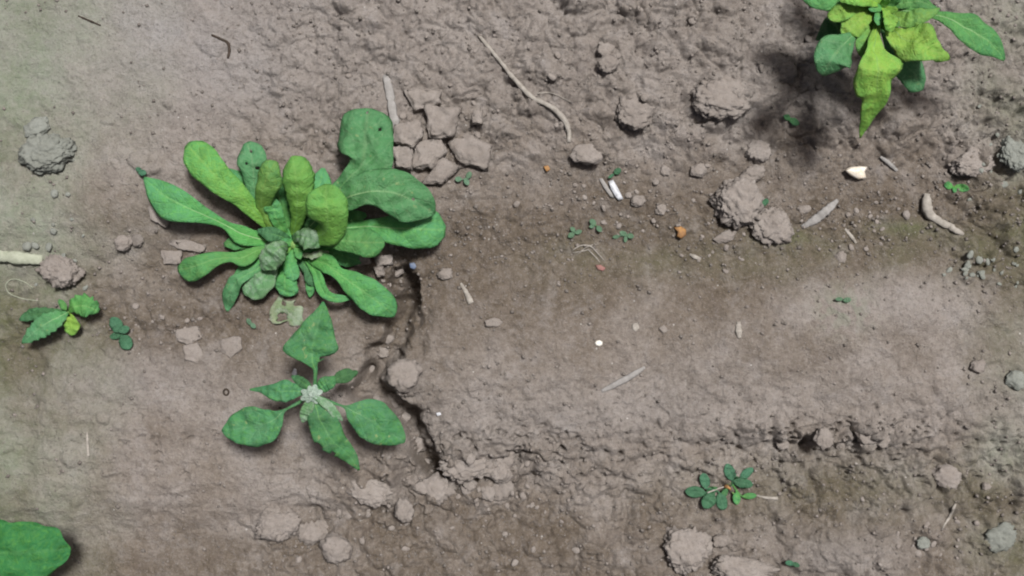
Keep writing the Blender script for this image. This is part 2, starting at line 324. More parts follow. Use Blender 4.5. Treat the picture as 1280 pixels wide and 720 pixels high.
# ---------------------------------------------------------------- object helpers
def put(name, me, mat=None, parent=None, label=None, cat=None, group=None, kind=None, loc=None):
    o = bpy.data.objects.new(name, me); COL.objects.link(o)
    if mat is not None and me is not None and not me.materials: me.materials.append(mat)
    if parent: o.parent = parent
    if loc is not None: o.location = loc
    for k, v in (('label', label), ('category', cat), ('group', group), ('kind', kind)):
        if v: o[k] = v
    return o
def mesh_np(name, V, F, smooth=True):
    me = bpy.data.meshes.new(name); me.from_pydata([tuple(v) for v in V], [], F); me.update()
    if smooth: me.polygons.foreach_set('use_smooth', [True] * len(me.polygons))
    return me

# ---------------------------------------------------------------- the soil sheet
def build_soil():
    ny, nx = X.shape
    co = np.empty((ny * nx, 3), np.float32)
    co[:, 0] = ((X - 640) * PX).ravel(); co[:, 1] = ((360 - Y) * PX).ravel(); co[:, 2] = (Hh * .001).ravel()
    idx = np.arange(ny * nx, dtype=np.int32).reshape(ny, nx)
    q = np.stack([idx[1:, :-1], idx[1:, 1:], idx[:-1, 1:], idx[:-1, :-1]], -1).reshape(-1, 4)
    me = bpy.data.meshes.new('soil')
    me.vertices.add(len(co)); me.vertices.foreach_set('co', co.ravel())
    me.loops.add(q.size); me.loops.foreach_set('vertex_index', q.ravel())
    me.polygons.add(len(q)); me.polygons.foreach_set('loop_start', np.arange(0, q.size, 4, dtype=np.int32))
    me.polygons.foreach_set('use_smooth', np.ones(len(q), bool))
    me.update(calc_edges=True)
    big = perlin(X / 120, Y / 120, 90)
    yM = np.interp(X[0], [-200, 0, 250, 430, 520, 640, 760, 860, 950, 1080, 1280, 1500], [700, 700, 680, 650, 600, 612, 640, 612, 582, 572, 592, 592])[None, :] + 30 * perlin(X / 70, Y / 70, 33)
    damp_shade = 0.85 * np.exp(-((U2 - 12) / 78) ** 2) * sst(380, 520, wx) + 0.7 * np.exp(-((U2 - 10) / 65) ** 2) * (1 - sst(380, 520, wx))
    damp_shade = damp_shade + 0.62 * sst(-26, 40, hy - yM) + 0.35 * np.exp(-(cut / 28) ** 2)  # last term paints the crevice's shade into the soil colour along the cut
    damp_shade = damp_shade + 0.5 * gauss(X, Y, 360, 300, 150, 80) + 0.30 * (1 - sst(35, 70, wx)) * sst(400, 460, wy) - 0.8 * gauss(X, Y, 1130, 378, 110, 42) - .35 * gauss(X, Y, 1050, 700, 90, 40)
    damp_shade = damp_shade + 0.38 * np.exp(-((U2 - 95) / 80) ** 2) * sst(440, 560, wx) + 0.35 * gauss(X, Y, 280, 420, 130, 60) + 0.4 * big + 0.14
    green_tint = 1.0 * (1 - sst(30, 260, X + 0.35 * np.clip(Y, 0, 720) * 0 + 70 * perlin(X / 90, Y / 90, 91) + 60 * sst(0, 500, Y))) * (0.75 + .5 * perlin(X / 70, Y / 70, 92))  # left edge: lens colour cast painted into the soil as green tint
    green_tint = green_tint + 0.45 * sst(1160, 1290, X + 60 * perlin(X / 80, Y / 80, 93)) * (0.7 + perlin(X / 60, Y / 60, 94))
    green_tint = green_tint + 0.7 * gauss(X, Y, 985, 297, 40, 11) + 0.75 * gauss(X, Y, 1130, 285, 40, 10) + 0.5 * gauss(X, Y, 1050, 385, 30, 28) * (perlin(X / 14, Y / 14, 95) > -.05)
    green_tint = green_tint + 0.38 * np.exp(-((U - 45) / 30) ** 2) * sst(600, 760, X) * (0.6 + perlin(X / 50, Y / 40, 96)) + .25 * gauss(X, Y, 1080, 610, 200, 40)
    pale = 0.7 * gauss(X, Y, 190, 60, 190, 110) + 0.4 * gauss(X, Y, 1130, 378, 75, 30) + 0.5 * gauss(X, Y, 160, 475, 110, 40) + 0.40 * np.exp(-((wy - ye + 55) / 45) ** 2) * sst(480, 560, wx) * (1 - .5 * sst(800, 1000, X)) + 0.25 * (1 - sst(100, 200, Y)) + .5 * gauss(X, Y, 1050, 695, 80, 32) + .4 * gauss(X, Y, 505, 470, 30, 26)
    colr = np.ones((ny * nx, 4), np.float32)
    colr[:, 0] = np.clip(damp_shade, 0, 1).ravel(); colr[:, 1] = np.clip(green_tint, 0, 1).ravel(); colr[:, 2] = np.clip(pale, 0, 1).ravel()
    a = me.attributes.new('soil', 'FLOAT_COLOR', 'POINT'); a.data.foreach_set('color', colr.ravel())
    put('soil_ground', me, M['soil'], kind='structure')
build_soil()

# ---------------------------------------------------------------- clods
_ico = {}
def ico(sub):
    if sub not in _ico:
        bm = bmesh.new(); bmesh.ops.create_icosphere(bm, subdivisions=sub, radius=1)
        _ico[sub] = ([v.co.copy() for v in bm.verts], [[v.index for v in f.verts] for f in bm.faces]); bm.free()
    return _ico[sub]
def clod_mesh(seed, rx, ry, rz, sub=3, poly=None, boxy=.9):
    """irregular faceted lump; poly = outline radii (list of (angle, radius)) for a traced plate"""
    r = random.Random(seed); vs, fs = ico(sub)
    planes = []
    for _ in range(4):
        n = Vector((r.gauss(0, 1), r.gauss(0, 1), r.gauss(0, .7))).normalized(); planes.append((n, r.uniform(.66, .93)))
    planes.append((Vector((r.uniform(-.15, .15), r.uniform(-.15, .15), 1)).normalized(), .6))
    off = Vector((r.uniform(-50, 50),) * 3)
    out = []
    for v in vs:
        q = v.copy()
        if poly is None:
            for n, d in planes:
                e = q.dot(n) - d
                if e > 0: q -= n * e * .6
            q *= 1 + .26 * mnoise.noise(v * 1.5 + off) + .30 * abs(mnoise.noise(v * 2.8 + off)) + .24 * abs(mnoise.noise(v * 6 + off)) + .10 * mnoise.noise(v * 15 + off) - .1
            out.append((q.x * rx, q.y * ry, q.z * rz))
        else:
            th = math.atan2(v.y, v.x); hr = math.hypot(v.x, v.y)
            rad = np.interp(th, poly[0], poly[1], period=2 * math.pi)
            prof = min(1, hr ** .66 * 1.03) if hr > 1e-6 else 0
            z = math.copysign(abs(v.z) ** boxy, v.z)
            k = prof * rad * (1.03 + .16 * mnoise.noise(Vector((v.x * 2.6, v.y * 2.6, 0)) + off) + .09 * mnoise.noise(v * 7 + off))
            z = z * rz * (1 + .5 * mnoise.noise(Vector((v.x * 1.7, v.y * 1.7, 0)) + off)) + rz * (.45 * abs(mnoise.noise(v * 3.5 + off)) + .3 * abs(mnoise.noise(v * 8 + off)) + .12 * mnoise.noise(v * 17 + off))
            out.append((k * math.cos(th), k * math.sin(th), z))
    return mesh_np('clod', out, fs)
cid = [100]
def clod(px, py, w, h, label, rot=0.0, tall=.62, mat='clod', sink=.36, group=None):
    cid[0] += 1
    rx, ry = w * PX / 2 * 1.08, h * PX / 2 * 1.08; rz = (rx + ry) / 2 * tall * 1.05
    p = on_soil(px, py)
    o = put('soil_clod', clod_mesh(cid[0], rx, ry, rz, 5 if max(w, h) > 40 else 4), M[mat], None, label, 'soil clod', group)
    o.location = (p.x, p.y, p.z + rz * (1 - 2 * sink)); o.rotation_euler = (0, 0, math.radians(rot)); return o
def plate(pts, label, thick=4.0, lift=1.0, mat='clod', group=None):
    cid[0] += 1
    cx = sum(p[0] for p in pts) / len(pts); cy = sum(p[1] for p in pts) / len(pts)
    ring = []                                        # sample the polygon outline as radius over angle
    for (a, b) in zip(pts, pts[1:] + pts[:1]):
        for k in range(12):
            t = k / 12; ring.append((a[0] + (b[0] - a[0]) * t - cx, -(a[1] + (b[1] - a[1]) * t - cy)))
    pol = sorted((math.atan2(y, x), math.hypot(x, y) * PX) for x, y in ring)
    p = on_soil(cx, cy); rz = thick * .001
    o = put('soil_clod', clod_mesh(cid[0], 0, 0, rz, 4, ([a for a, _ in pol], [b for _, b in pol])), M[mat], None, label, 'soil clod', group)
    o.location = (p.x, p.y, p.z + lift * .001); o.rotation_euler = (R.uniform(-.08, .08), R.uniform(-.08, .08), 0); return o

clod(920, 254, 54, 60, 'large pale grey rounded clod beside a smaller flat-faced clod in the damp hollow', 20, .75)
clod(962, 282, 44, 46, 'flat-faced pale clod touching the large rounded clod, beside green moss', 70, .6)
clod(940, 217, 28, 19, 'small clod lying against the upper side of the large rounded clod', 10)
clod(947, 190, 25, 28, 'knobbly pale clod above the pair of large clods in the hollow', 80)
clod(873, 213, 20, 16, 'single small light pebble-like clod on bare damp soil above the large clod', 0)
clod(797, 251, 16, 14, 'small round grey clod right of the white plastic strip', 0)
clod(826, 262, 14, 13, 'small round grey clod between the white strip and the orange fleck', 0)
clod(831, 213, 13, 12, 'tiny round clod on damp soil above the white plastic strip', 0)
clod(1005, 262, 15, 10, 'little clod between flat-faced clod and grey straw sliver', 0)
clod(907, 296, 26, 12, 'broken thin clod lying under the large rounded clod', 20, .5)
clod(60, 192, 60, 42, 'rugged pale greenish clod with pitted side on the smooth bank', 10, .55, 'clod_green')
clod(47, 160, 30, 20, 'low flaky lump above the rugged pitted clod', 30, .4, 'clod_green')
clod(78, 338, 34, 42, 'smooth blocky pale clod above the small serrated seedling', 75, .6)
clod(155, 303, 20, 18, 'small white-grey clod lying alone on brown soil left of the rosette', 0, .6)
clod(172, 300, 13, 16, 'small darker clod touching a small white-grey clod', 0, .5, 'clod_wet')
clod(427 - 6, 685, 32, 36, 'blocky clod at the foot of the slope beside a dark crack', 60, .7)
clod(390, 664, 34, 30, 'rough clod wedged against the dark crack at the foot of the slope', 0, .6, sink=.52)
clod(345, 655, 52, 36, 'broad low clod joined to two smaller clods on the lower slope', 10, .45, sink=.52)
clod(1182, 595, 36, 26, 'smooth grey clod with a dark gap beneath on the lower channel floor', -10, .7)
clod(1249, 670, 36, 30, 'angular greenish grey clod on the lower channel near scattered crumbs', 30, .7, 'clod_green')
clod(857, 686, 52, 54, 'large round flat-topped clod below the clover-like seedling', 0, .55)
clod(900, 676, 20, 14, 'small clod right of the large round flat-topped clod', 0)
clod(930, 712, 66, 34, 'broad pale low clod beside the large round flat-topped clod', 0, .4, sink=.52)
clod(1222, 458, 17, 15, 'small tan pebble alone on the pale ridge', 0, .8)
clod(1269, 475, 24, 20, 'grey clod on the pale ridge beyond the tan pebble', 0, .5, 'clod_green')
clod(505, 468, 38, 36, 'pale crumbly clod on the right lip of the dark cut', 30, .5, sink=.52)
clod(506, 636, 22, 30, 'upright oval clod in the broken edge below the goosefoot weed', 0, .6)
clod(462, 616, 50, 28, 'long crusty clod below the tip of the goosefoot weed', -10, .5, sink=.52)
clod(585, 580, 60, 38, 'big clod broken from the ridge edge beside a deep crack', 10, .55, sink=.52)
clod(628, 575, 30, 22, 'wedge of crust at the end of the deep crack in the ridge edge', 20, .5)
clod(545, 610, 30, 34, 'crusty clod at the lower end of the dark cut', 0, .5)
clod(735, 193, 38, 24, 'smooth oval clod at the lower end of the pale root', 0, .5)
clod(795, 138, 46, 40, 'flat round clod half sunk in the upper bank', 0, .45, sink=.62)
clod(757, 63, 20, 17, 'small round pebble above its twin on the upper bank', 0)
clod(760, 80, 22, 19, 'small round pebble below its twin on the upper bank', 0)
clod(905, 122, 64, 46, 'wide knobbly lump half buried in the upper bank', 0, .4, sink=.62)
clod(1050, 320 - 8 + 10, 14, 14, 'tiny pale clod with a dark hole beside it', 0)
clod(1232, 668 - 60, 10, 9, 'tiny grey clod above the angular greenish clod', 0)
clod(1153, 678, 15, 14, 'small pale green-grey pebble among crumbs on channel floor', 0, .6, 'clod_green')
clod(557, 343, 18, 14, 'cracked little clod on bare soil right of the rosette', 0, .6)
clod(1215, 205, 46, 30, 'crusty flat lump above a two-leaf seedling near the bent stalk', 10, .4, sink=.52)
clod(1268, 190, 34, 44, 'large crumbly greenish lump beyond the crusty flat lump', 10, .4, 'clod_green', sink=.52)
plate([(533, 133), (577, 138), (567, 173), (537, 173)], 'square crust plate in the middle of the cracked plates', 6, 3)
plate([(506, 113), (553, 114), (549, 131), (520, 140)], 'topmost crust plate of the cracked plates beside the rosette', 5, 2)
plate([(562, 180), (583, 167), (617, 184), (607, 213), (575, 203)], 'crust plate at the outer right side of the cracked plates', 6, 2)
plate([(519, 180), (551, 175), (559, 190), (541, 211), (517, 212)], 'crust plate in the lower middle of the cracked plates', 5, 2)
plate([(549, 194), (577, 210), (553, 230), (527, 230), (541, 214)], 'triangular crust plate at the bottom of the cracked plates', 5, 2)
plate([(494, 157), (526, 153), (529, 172), (517, 186), (494, 180)], 'crust plate between dry stalk and the square plate', 5, 2)
plate([(490, 184), (516, 184), (515, 212), (497, 210)], 'crust plate beside the tall blistered leaf', 5, 1)
plate([(591, 140), (603, 137), (604, 156), (590, 156)], 'little crust flake right of the square plate', 4, 1)
plate([(186, 258), (202, 252), (216, 272), (208, 284), (190, 275)], 'flat crust flake under the long leaf of the rosette', 1.5, .6)
plate([(208, 300), (236, 300), (256, 308), (252, 316), (226, 312)], 'long flat crust flake between two left leaves of rosette', 1.5, .6)
plate([(201, 313), (228, 314), (226, 330), (206, 330)], 'flat crust flake beside the tip of a rosette leaf', 1.5, .6)
plate([(222, 412), (250, 408), (253, 422), (238, 432), (220, 424)], 'crust flake left of the goosefoot weed, upper of two', 1.5, .6)
plate([(230, 432), (248, 428), (256, 448), (246, 454), (232, 448)], 'crust flake left of the goosefoot weed, lower of two', 1.5, .6)
plate([(278, 424), (300, 420), (304, 436), (288, 446), (276, 438)], 'pale crust flake between the rosette and the goosefoot leaf', 1.5, .6)
plate([(439, 318), (462, 316), (464, 330), (444, 333)], 'crust plate under the right leaves of the rosette, inner one', 4, 1.5)
plate([(468, 320), (490, 318), (492, 331), (472, 333)], 'crust plate under the right leaves of the rosette, outer one', 4, 1.5)
plate([(468, 334), (480, 333), (482, 345), (472, 347)], 'small crust plate below the outer plate under the leaves', 3.5, 1.5)
plate([(485, 334), (504, 333), (506, 341), (496, 347), (486, 345)], 'small crust plate nearest the cut below the rosette leaves', 3.5, 1.5)
plate([(606, 401), (618, 397), (628, 402), (622, 408), (608, 408)], 'thin pale chip lying flat on the smooth ridge', 1.4, .8)

for i in range(17):
    a_ = R.uniform(0, 6.28); d_ = R.random() ** .6; w_ = R.uniform(13, 30)
    clod(583 + 62 * d_ * math.cos(a_), 600 + 30 * d_ * math.sin(a_), w_, w_ * R.uniform(.6, .95), 'crusty clod in the collapsed pile below the broken ridge edge', R.uniform(0, 180), .6, sink=.45, group='clods in the collapsed pile')
for x_, y_, w_ in ((478, 440, 16), (486, 424, 13), (466, 462, 18), (492, 500, 20), (505, 520, 16), (524, 556, 22), (530, 580, 18), (480, 520, 18), (470, 500, 12)):
    clod(x_, y_, w_, w_ * .8, 'crusty clod lodged along the dark broken cut', R.uniform(0, 180), .55, sink=.45, group='clods along the dark cut')
for x_, y_, w_ in ((1000, 552, 22), (1030, 548, 26), (1052, 556, 16), (1082, 546, 24), (1105, 552, 16), (978, 556, 14)):
    clod(x_, y_, w_, w_ * .75, 'crusty clod on the crumbling edge above the smooth grey clod', R.uniform(0, 180), .5, sink=.45, group='clods on the crumbling edge')
# crumbs: eight shapes shared by all of them
crumb_me = [clod_mesh(900 + i, 1, R.uniform(.7, 1), R.uniform(.55, .8), 2) for i in range(8)]
for me in crumb_me: me.materials.append(M['clod'])
crumb_g = [clod_mesh(950 + i, 1, R.uniform(.7, 1), R.uniform(.55, .8), 2) for i in range(4)]
for me in crumb_g: me.materials.append(M['clod_green'])
def crumbs(cx, cy, sx, sy, n, lo, hi, label, group, green=False):
    for i in range(n):
        x, y = R.gauss(cx, sx), R.gauss(cy, sy)
        d = (lo + (hi - lo) * R.random() ** 1.7)
        p = on_soil(x, y); r = d * PX / 2
        o = put('soil_crumb', R.choice(crumb_g if green else crumb_me), None, None, label, 'soil crumb', group)
        o.scale = (r, r * R.uniform(.75, 1), r * .8); o.rotation_euler = (R.uniform(-.3, .3), R.uniform(-.3, .3), R.uniform(0, 6.28))
        o.location = (p.x, p.y, p.z + r * .22)
crumbs(1235, 338, 24, 12, 24, 5, 13, 'pale soil crumb in the loose patch below the bent stalk', 'crumbs below the bent stalk', True)
crumbs(1255, 190, 22, 26, 18, 6, 15, 'greenish soil crumb scattered round the large crumbly lump', 'crumbs round the crumbly lump', True)
crumbs(1090, 275, 22, 18, 16, 5, 12, 'soil crumb between the grey straw sliver and the bent stalk', 'crumbs between sliver and bent stalk')
crumbs(600, 612, 38, 16, 24, 6, 16, 'soil crumb fallen below the broken ridge edge', 'crumbs below the ridge edge')
crumbs(655, 640, 40, 30, 18, 5, 12, 'soil crumb on the dark channel floor below the fallen edge', 'crumbs on the dark channel floor')
crumbs(1140, 672, 40, 22, 20, 4, 11, 'soil crumb on the channel floor near the angular clod', 'crumbs near the angular clod')
crumbs(210, 405, 26, 18, 14, 4, 11, 'pale soil crumb left of the goosefoot weed', 'crumbs left of the goosefoot weed')
crumbs(440, 345, 50, 26, 18, 4, 11, 'soil crumb beneath the lower leaves of the rosette', 'crumbs under the rosette')
crumbs(720, 250, 75, 26, 28, 4, 10, 'small crumb in the damp hollow near the white strip', 'crumbs near the white strip')
crumbs(895, 300, 40, 20, 16, 4, 10, 'small crumb in the damp hollow below the large clod', 'crumbs below the large clod')
crumbs(70, 300, 30, 45, 20, 5, 14, 'greenish crumb around the blocky clod near the serrated seedling', 'crumbs near the serrated seedling', True)
crumbs(560, 100, 60, 40, 18, 5, 12, 'soil crumb on the bank above the cracked plates', 'crumbs above the cracked plates')
crumbs(900, 60, 130, 40, 26, 5, 13, 'soil crumb on the upper bank near the leafy lime weed', 'crumbs on the upper bank')
crumbs(470, 655, 60, 25, 16, 5, 12, 'soil crumb at the foot of the slope below the goosefoot weed', 'crumbs at the foot of the slope')

crumbs(550, 175, 34, 30, 16, 5, 13, 'soil crumb lying in the gaps between the cracked crust plates', 'crumbs between the crust plates')
# loose grains nobody could count
def grains(n, mat, label, extra):
    V, F = [], []
    base = [(1, 0, 0), (-.9, .2, 0), (0, 1, .1), (.1, -1, 0), (0, 0, 1), (.1, 0, -1)]
    fc = [(0, 2, 4), (2, 1, 4), (1, 3, 4), (3, 0, 4), (2, 0, 5), (1, 2, 5), (3, 1, 5), (0, 3, 5)]
    k = 0
    while k < n:
        x, y = R.uniform(-60, 1340), R.uniform(-60, 780)
        i = min(max(int(np.searchsorted(GX, x)), 0), len(GX) - 1); j = min(max(int(np.searchsorted(GY, y)), 0), len(GY) - 1)
        dens = extra + .5 * rough[j, i] + .5 * tro[j, i] * (x > 420)
        if R.random() > dens: continue
        k += 1
        wx_, wy_ = (x - 640) * PX, (360 - y) * PX; z = float(ground(wx_, wy_)); r = (0.7 + 2.6 * R.random() ** 4) * PX
        b = len(V); a = R.uniform(0, 6.28); ca, sa = math.cos(a), math.sin(a)
        for q in base:
            s = r * R.uniform(.7, 1.25); V.append((wx_ + s * (q[0] * ca - q[1] * sa), wy_ + s * (q[0] * sa + q[1] * ca), z + r * .25 + s * q[2] * .7))
        F += [tuple(b + c for c in f) for f in fc]
    put('soil_grains', mesh_np('grains', V, F), M[mat], None, label, 'soil grains', None, 'stuff')
grains(7500, 'clod_wet', 'loose brown fine soil grains strewn over the damp hollow and banks', .03)
grains(5000, 'clod', 'loose pale fine soil grains strewn over the damp hollow and banks', .05)

# ---------------------------------------------------------------- leaves
def spline(st, n):
    P = np.array(st, float); d = np.r_[0, np.cumsum(np.maximum(np.hypot(*(P[1:, :2] - P[:-1, :2]).T), 1e-3))]
    t = np.linspace(0, d[-1], n); out = np.empty((n, P.shape[1]))
    m = np.zeros_like(P)
    m[1:-1] = (P[2:] - P[:-2]) / (d[2:] - d[:-2])[:, None]; m[0] = (P[1] - P[0]) / (d[1] - d[0]); m[-1] = (P[-1] - P[-2]) / (d[-1] - d[-2])
    k = np.clip(np.searchsorted(d, t, 'right') - 1, 0, len(d) - 2); h = (d[k + 1] - d[k])[:, None]; s = ((t - d[k]) / (d[k + 1] - d[k]))[:, None]
    return (2 * s**3 - 3 * s**2 + 1) * P[k] + (s**3 - 2 * s**2 + s) * h * m[k] + (-2 * s**3 + 3 * s**2) * P[k + 1] + (s**3 - s**2) * h * m[k + 1]
lid = [0]
def tube_mesh(pts, rad, nseg=6, flat=1.0):
    V, F = [], []; n = len(pts)
    for i, p in enumerate(pts):
        d = (pts[min(i + 1, n - 1)] - pts[max(i - 1, 0)]); d = d.normalized() if d.length > 0 else Vector((1, 0, 0))
        sd = Vector((-d.y, d.x, 0)); sd = sd.normalized() if sd.length > 1e-6 else Vector((1, 0, 0)); up = d.cross(sd) * -1
        if up.z < 0: up = -up
        for k in range(nseg):
            a = 2 * math.pi * k / nseg; V.append(p + sd * math.cos(a) * rad[i] + up * math.sin(a) * rad[i] * flat)
    for i in range(n - 1):
        for k in range(nseg):
            a, b = i * nseg + k, i * nseg + (k + 1) % nseg; F.append((a, b, b + nseg, a + nseg))
    F.append(tuple(range(nseg))[::-1]); F.append(tuple((n - 1) * nseg + k for k in range(nseg)))
    return mesh_np('tube', V, F)
def leaf(root, st, mat, fold=.28, curl=.35, ripple=.10, serr=0.0, nser=9, ragged=.04, holes=(), rib='rib', n=38, mcol=13, ribw=1.1, name='leaf', pucker=.5):
    """st: stations (px, py, height mm above the plant's foot, half width left px, half width right px), base to tip"""
    lid[0] += 1; r = random.Random(lid[0] * 17); z0 = root.location.z; ph = r.uniform(0, 6.28); so = lid[0] * 3.7
    S = spline(st, n); S[:, 3:] = np.maximum(S[:, 3:], .35); hs = root.get('rise', 1.0)
    C = [at(a[0], a[1], z0 + a[2] * hs * .001) for a in S]
    V = []; UVs = []
    S[:, 3:] *= root.get('widen', 1.0); maxw = max(S[:, 3].max(), S[:, 4].max()) * PX
    for i in range(n):
        d = C[min(i + 1, n - 1)] - C[max(i - 1, 0)]; d.z = 0; d = d.normalized() if d.length > 0 else Vector((1, 0, 0))
        L = Vector((-d.y, d.x, 0)); k = (CAMH - C[i].z) / CAMH; u = i / (n - 1)
        for j in range(mcol):
            v = -1 + 2 * j / (mcol - 1); side = S[i, 4] if v < 0 else S[i, 3]
            w = side * PX * k; av = abs(v)
            e = 1 + ragged * 2.2 * mnoise.noise(Vector((u * 9, v * 1.2, so))) * av
            if serr: e *= 1 - serr * (((u * nser + (0.3 if v > 0 else 0)) % 1.0)) * av ** 3
            off = v * w * e
            dz = fold * av * w - curl * av * av * w + ripple * maxw * math.sin(u * 15 + ph + (1.3 if v > 0 else 0)) * av ** 2 * min(1, w / maxw * 1.3)
            dz += (pucker + .5) * .0016 * mnoise.noise(Vector((off * 160, u * 12, so))) * min(1, w / (8 * PX))
            p = C[i] + L * off; p.z += dz
            V.append(p); UVs.append((u, .5 + v * .5))
    g = ground([p.x for p in V], [p.y for p in V])
    for p, gz in zip(V, g): p.z = max(p.z, gz + .0008)
    F = []
    for i in range(n - 1):
        for j in range(mcol - 1):
            uc = (i + .5) / (n - 1); vc = -1 + 2 * (j + .5) / (mcol - 1)
            if any(((uc - a) / c) ** 2 + ((vc - b) / e) ** 2 < 1 for a, b, c, e in holes): continue
            a = i * mcol + j; F.append((a, a + mcol, a + mcol + 1, a + 1))
    me = mesh_np('leaf', [p - root.location for p in V], F)
    ul = me.uv_layers.new(name='UVMap'); li = np.empty(len(me.loops), np.int32); me.loops.foreach_get('vertex_index', li)
    ul.data.foreach_set('uv', np.array(UVs, np.float32)[li].ravel())
    o = put(name, me, M[mat], root)
    sm = o.modifiers.new('thickness', 'SOLIDIFY'); sm.thickness = .00035; sm.offset = -1
    if rib:
        mid = mcol // 2; last = int(n * .9)
        pts = [V[i * mcol + mid] - root.location + Vector((0, 0, -.0001)) for i in range(0, last)]
        rd = [max(.18, ribw * (1 - .8 * i / last) * min(1, .35 + min(S[i, 3], S[i, 4]) / 6)) * PX * .5 for i in range(0, last)]
        put('midrib', tube_mesh(pts, rd, 5, .8), M[rib], o)
    return o
def plant(name, px, py, label, cat, group=None):
    p = on_soil(px, py); e = bpy.data.objects.new(name, None); e.empty_display_size = .01; COL.objects.link(e); e.location = p
    e['label'] = label; e['category'] = cat
    if group: e['group'] = group
    return e
def stem(root, st, mat='stem', name='stem', flat=1.0):      # stations px, py, h, radius px
    S = spline(st, 12); pts = [at(a[0], a[1], root.location.z + a[2] * root.get('rise', 1.0) * .001) - root.location for a in S]
    return put(name, tube_mesh(pts, [a[3] * PX for a in S], 8, flat), M[mat], root)
def oval(root, cx, cy, ln, wd, ang, h, mat, h2=None, rib=None, tail=None, **kw):
    """oval leaflet: centre, length, width in px, ang = image direction it points (deg, 0 right, 90 up)"""
    c, s = math.cos(math.radians(ang)), -math.sin(math.radians(ang)); h2 = h if h2 is None else h2
    f = [(-.5, .10), (-.36, .34), (-.12, .49), (.14, .48), (.36, .33), (.47, .15), (.5, .03)]
    st = [(cx + a * ln * c, cy + a * ln * s, h + (h2 - h) * (a + .5), w * wd, w * wd) for a, w in f]
    if tail: st = [(tail[0], tail[1], tail[2], .8, .8)] + st
    return leaf(root, st, mat, rib=rib, n=18, mcol=9, **kw)

# --- the large rosette
A = plant('rosette_weed', 368, 306, 'large green rosette weed with insect-bitten leaves growing beside the cracked crust plates', 'weed'); A['rise'] = 1.45; A['widen'] = 1.13
leaf(A, [(350,303,4,3,3),(330,300,7,7,6),(302,292,11,12,9),(281,281,14,5,5),(258,270,18,9,8),(235,260,21,17,14),(212,248,21,24,16),(194,235,19,14,11),(180,222,17,1.5,1.5)], 'mid', fold=.35, rib='rib_pale', ribw=1.8)
leaf(A, [(352,298,6,4,4),(322,268,16,8,8),(300,246,22,12,12),(272,222,27,16,16),(252,201,28,19,19),(240,187,26,15,15),(234,180,24,4,4)], 'yellow', fold=.3, ribw=1.4)
leaf(A, [(352,298,5,3,3),(325,262,14,6,6),(318,235,17,10,10),(316,205,20,17,15),(312,188,19,15,14),(308,178,18,4,4)], 'blue', fold=.2, holes=((.80,.42,.014,.10),(.74,-.3,.02,.14),(.9,-.1,.012,.08)))
leaf(A, [(348,296,8,3,3),(328,262,18,7,8),(328,238,26,9,14),(335,218,30,14,16),(342,206,31,10,8),(346,202,30,2,2)], 'yellow', fold=.1, curl=.6)
leaf(A, [(358,294,8,3,3),(348,278,14,7,8),(341,258,18,10,9),(336,245,18,3,3)], 'mid')
leaf(A, [(366,296,8,4,4),(371,265,20,10,11),(371,235,28,18,18),(368,212,30,16,20),(366,199,28,8,12),(365,195,27,2,2)], 'fresh', fold=.1, curl=.6, serr=.1, nser=16)
leaf(A, [(376,300,10,4,4),(395,296,18,10,10),(408,288,28,18,18),(409,266,36,24,22),(407,246,37,22,21),(407,234,36,12,12),(407,230,35,3,3)], 'fresh', fold=.12, curl=.3, ripple=.04)
leaf(A, [(378,292,6,4,4),(405,258,16,6,6),(425,234,22,9,9),(438,220,25,10,14),(452,205,27,18,30),(456,185,27,32,31),(457,165,26,33,30),(458,149,24,29,28),(460,140,22,20,20),(461,135,21,4,4)], 'blue', fold=.12, curl=.3, ripple=.16, pucker=2.6, holes=((.972,.05,.008,.07),(.925,.22,.009,.13),(.86,-.5,.012,.06),(.80,.55,.01,.05)), rib='rib', n=54, mcol=19)
leaf(A, [(380,290,8,4,4),(410,262,22,8,8),(432,248,28,14,14),(460,240,32,24,15),(487,240,33,27,24),(515,250,30,22,28),(535,262,26,14,14),(543,268,24,2,2)], 'blue', fold=.22, curl=.25, rib='rib_pale', ribw=1.8, pucker=1.6, n=50, mcol=17, holes=((.82,.1,.012,.08),))
leaf(A, [(385,300,4,4,4),(420,288,10,6,6),(455,283,15,7,10),(490,285,18,14,17),(520,286,19,20,22),(545,287,16,20,18),(557,288,13,5,6)], 'mid', fold=.25, rib='rib_pale', ribw=1.9, pucker=1.4)
leaf(A, [(382,300,10,4,4),(407,300,20,7,7),(430,301,25,13,12),(455,303,25,16,16),(472,303,22,11,14),(481,303,20,2,3)], 'mid', fold=.2, pucker=1.2)
leaf(A, [(380,315,4,3,3),(392,325,9,8,7),(408,330,13,12,10),(422,341,14,7,7),(437,352,16,13,12),(458,367,17,18,17),(478,382,15,17,15),(488,391,12,10,8),(493,396,10,1,1)], 'mid', fold=.3)
leaf(A, [(350,310,4,3,3),(322,313,9,7,5),(303,322,12,10,8),(287,322,13,5,6),(268,324,15,9,9),(248,331,16,15,11),(232,336,14,14,11),(222,337,12,3,4)], 'mid', fold=.3)
leaf(A, [(345,322,6,3,3),(318,338,12,5,4),(298,350,14,7,8),(288,364,12,9,9),(285,378,9,7,7),(285,389,6,1,1)], 'blue', fold=.25)
leaf(A, [(360,308,12,3,3),(352,308,18,8,8),(342,316,21,14,13),(333,328,19,12,11),(327,337,16,2,2)], 'mealy', fold=.1, curl=.3, ragged=.08, ripple=.1, pucker=.8)
leaf(A, [(350,318,6,4,4),(338,340,11,8,8),(328,352,13,14,12),(314,360,12,14,12),(303,364,10,4,4)], 'mealy', ragged=.08, ripple=.1)
leaf(A, [(358,318,6,4,4),(356,345,9,8,8),(356,360,9,15,14),(354,370,7,4,4)], 'mid', ragged=.12)
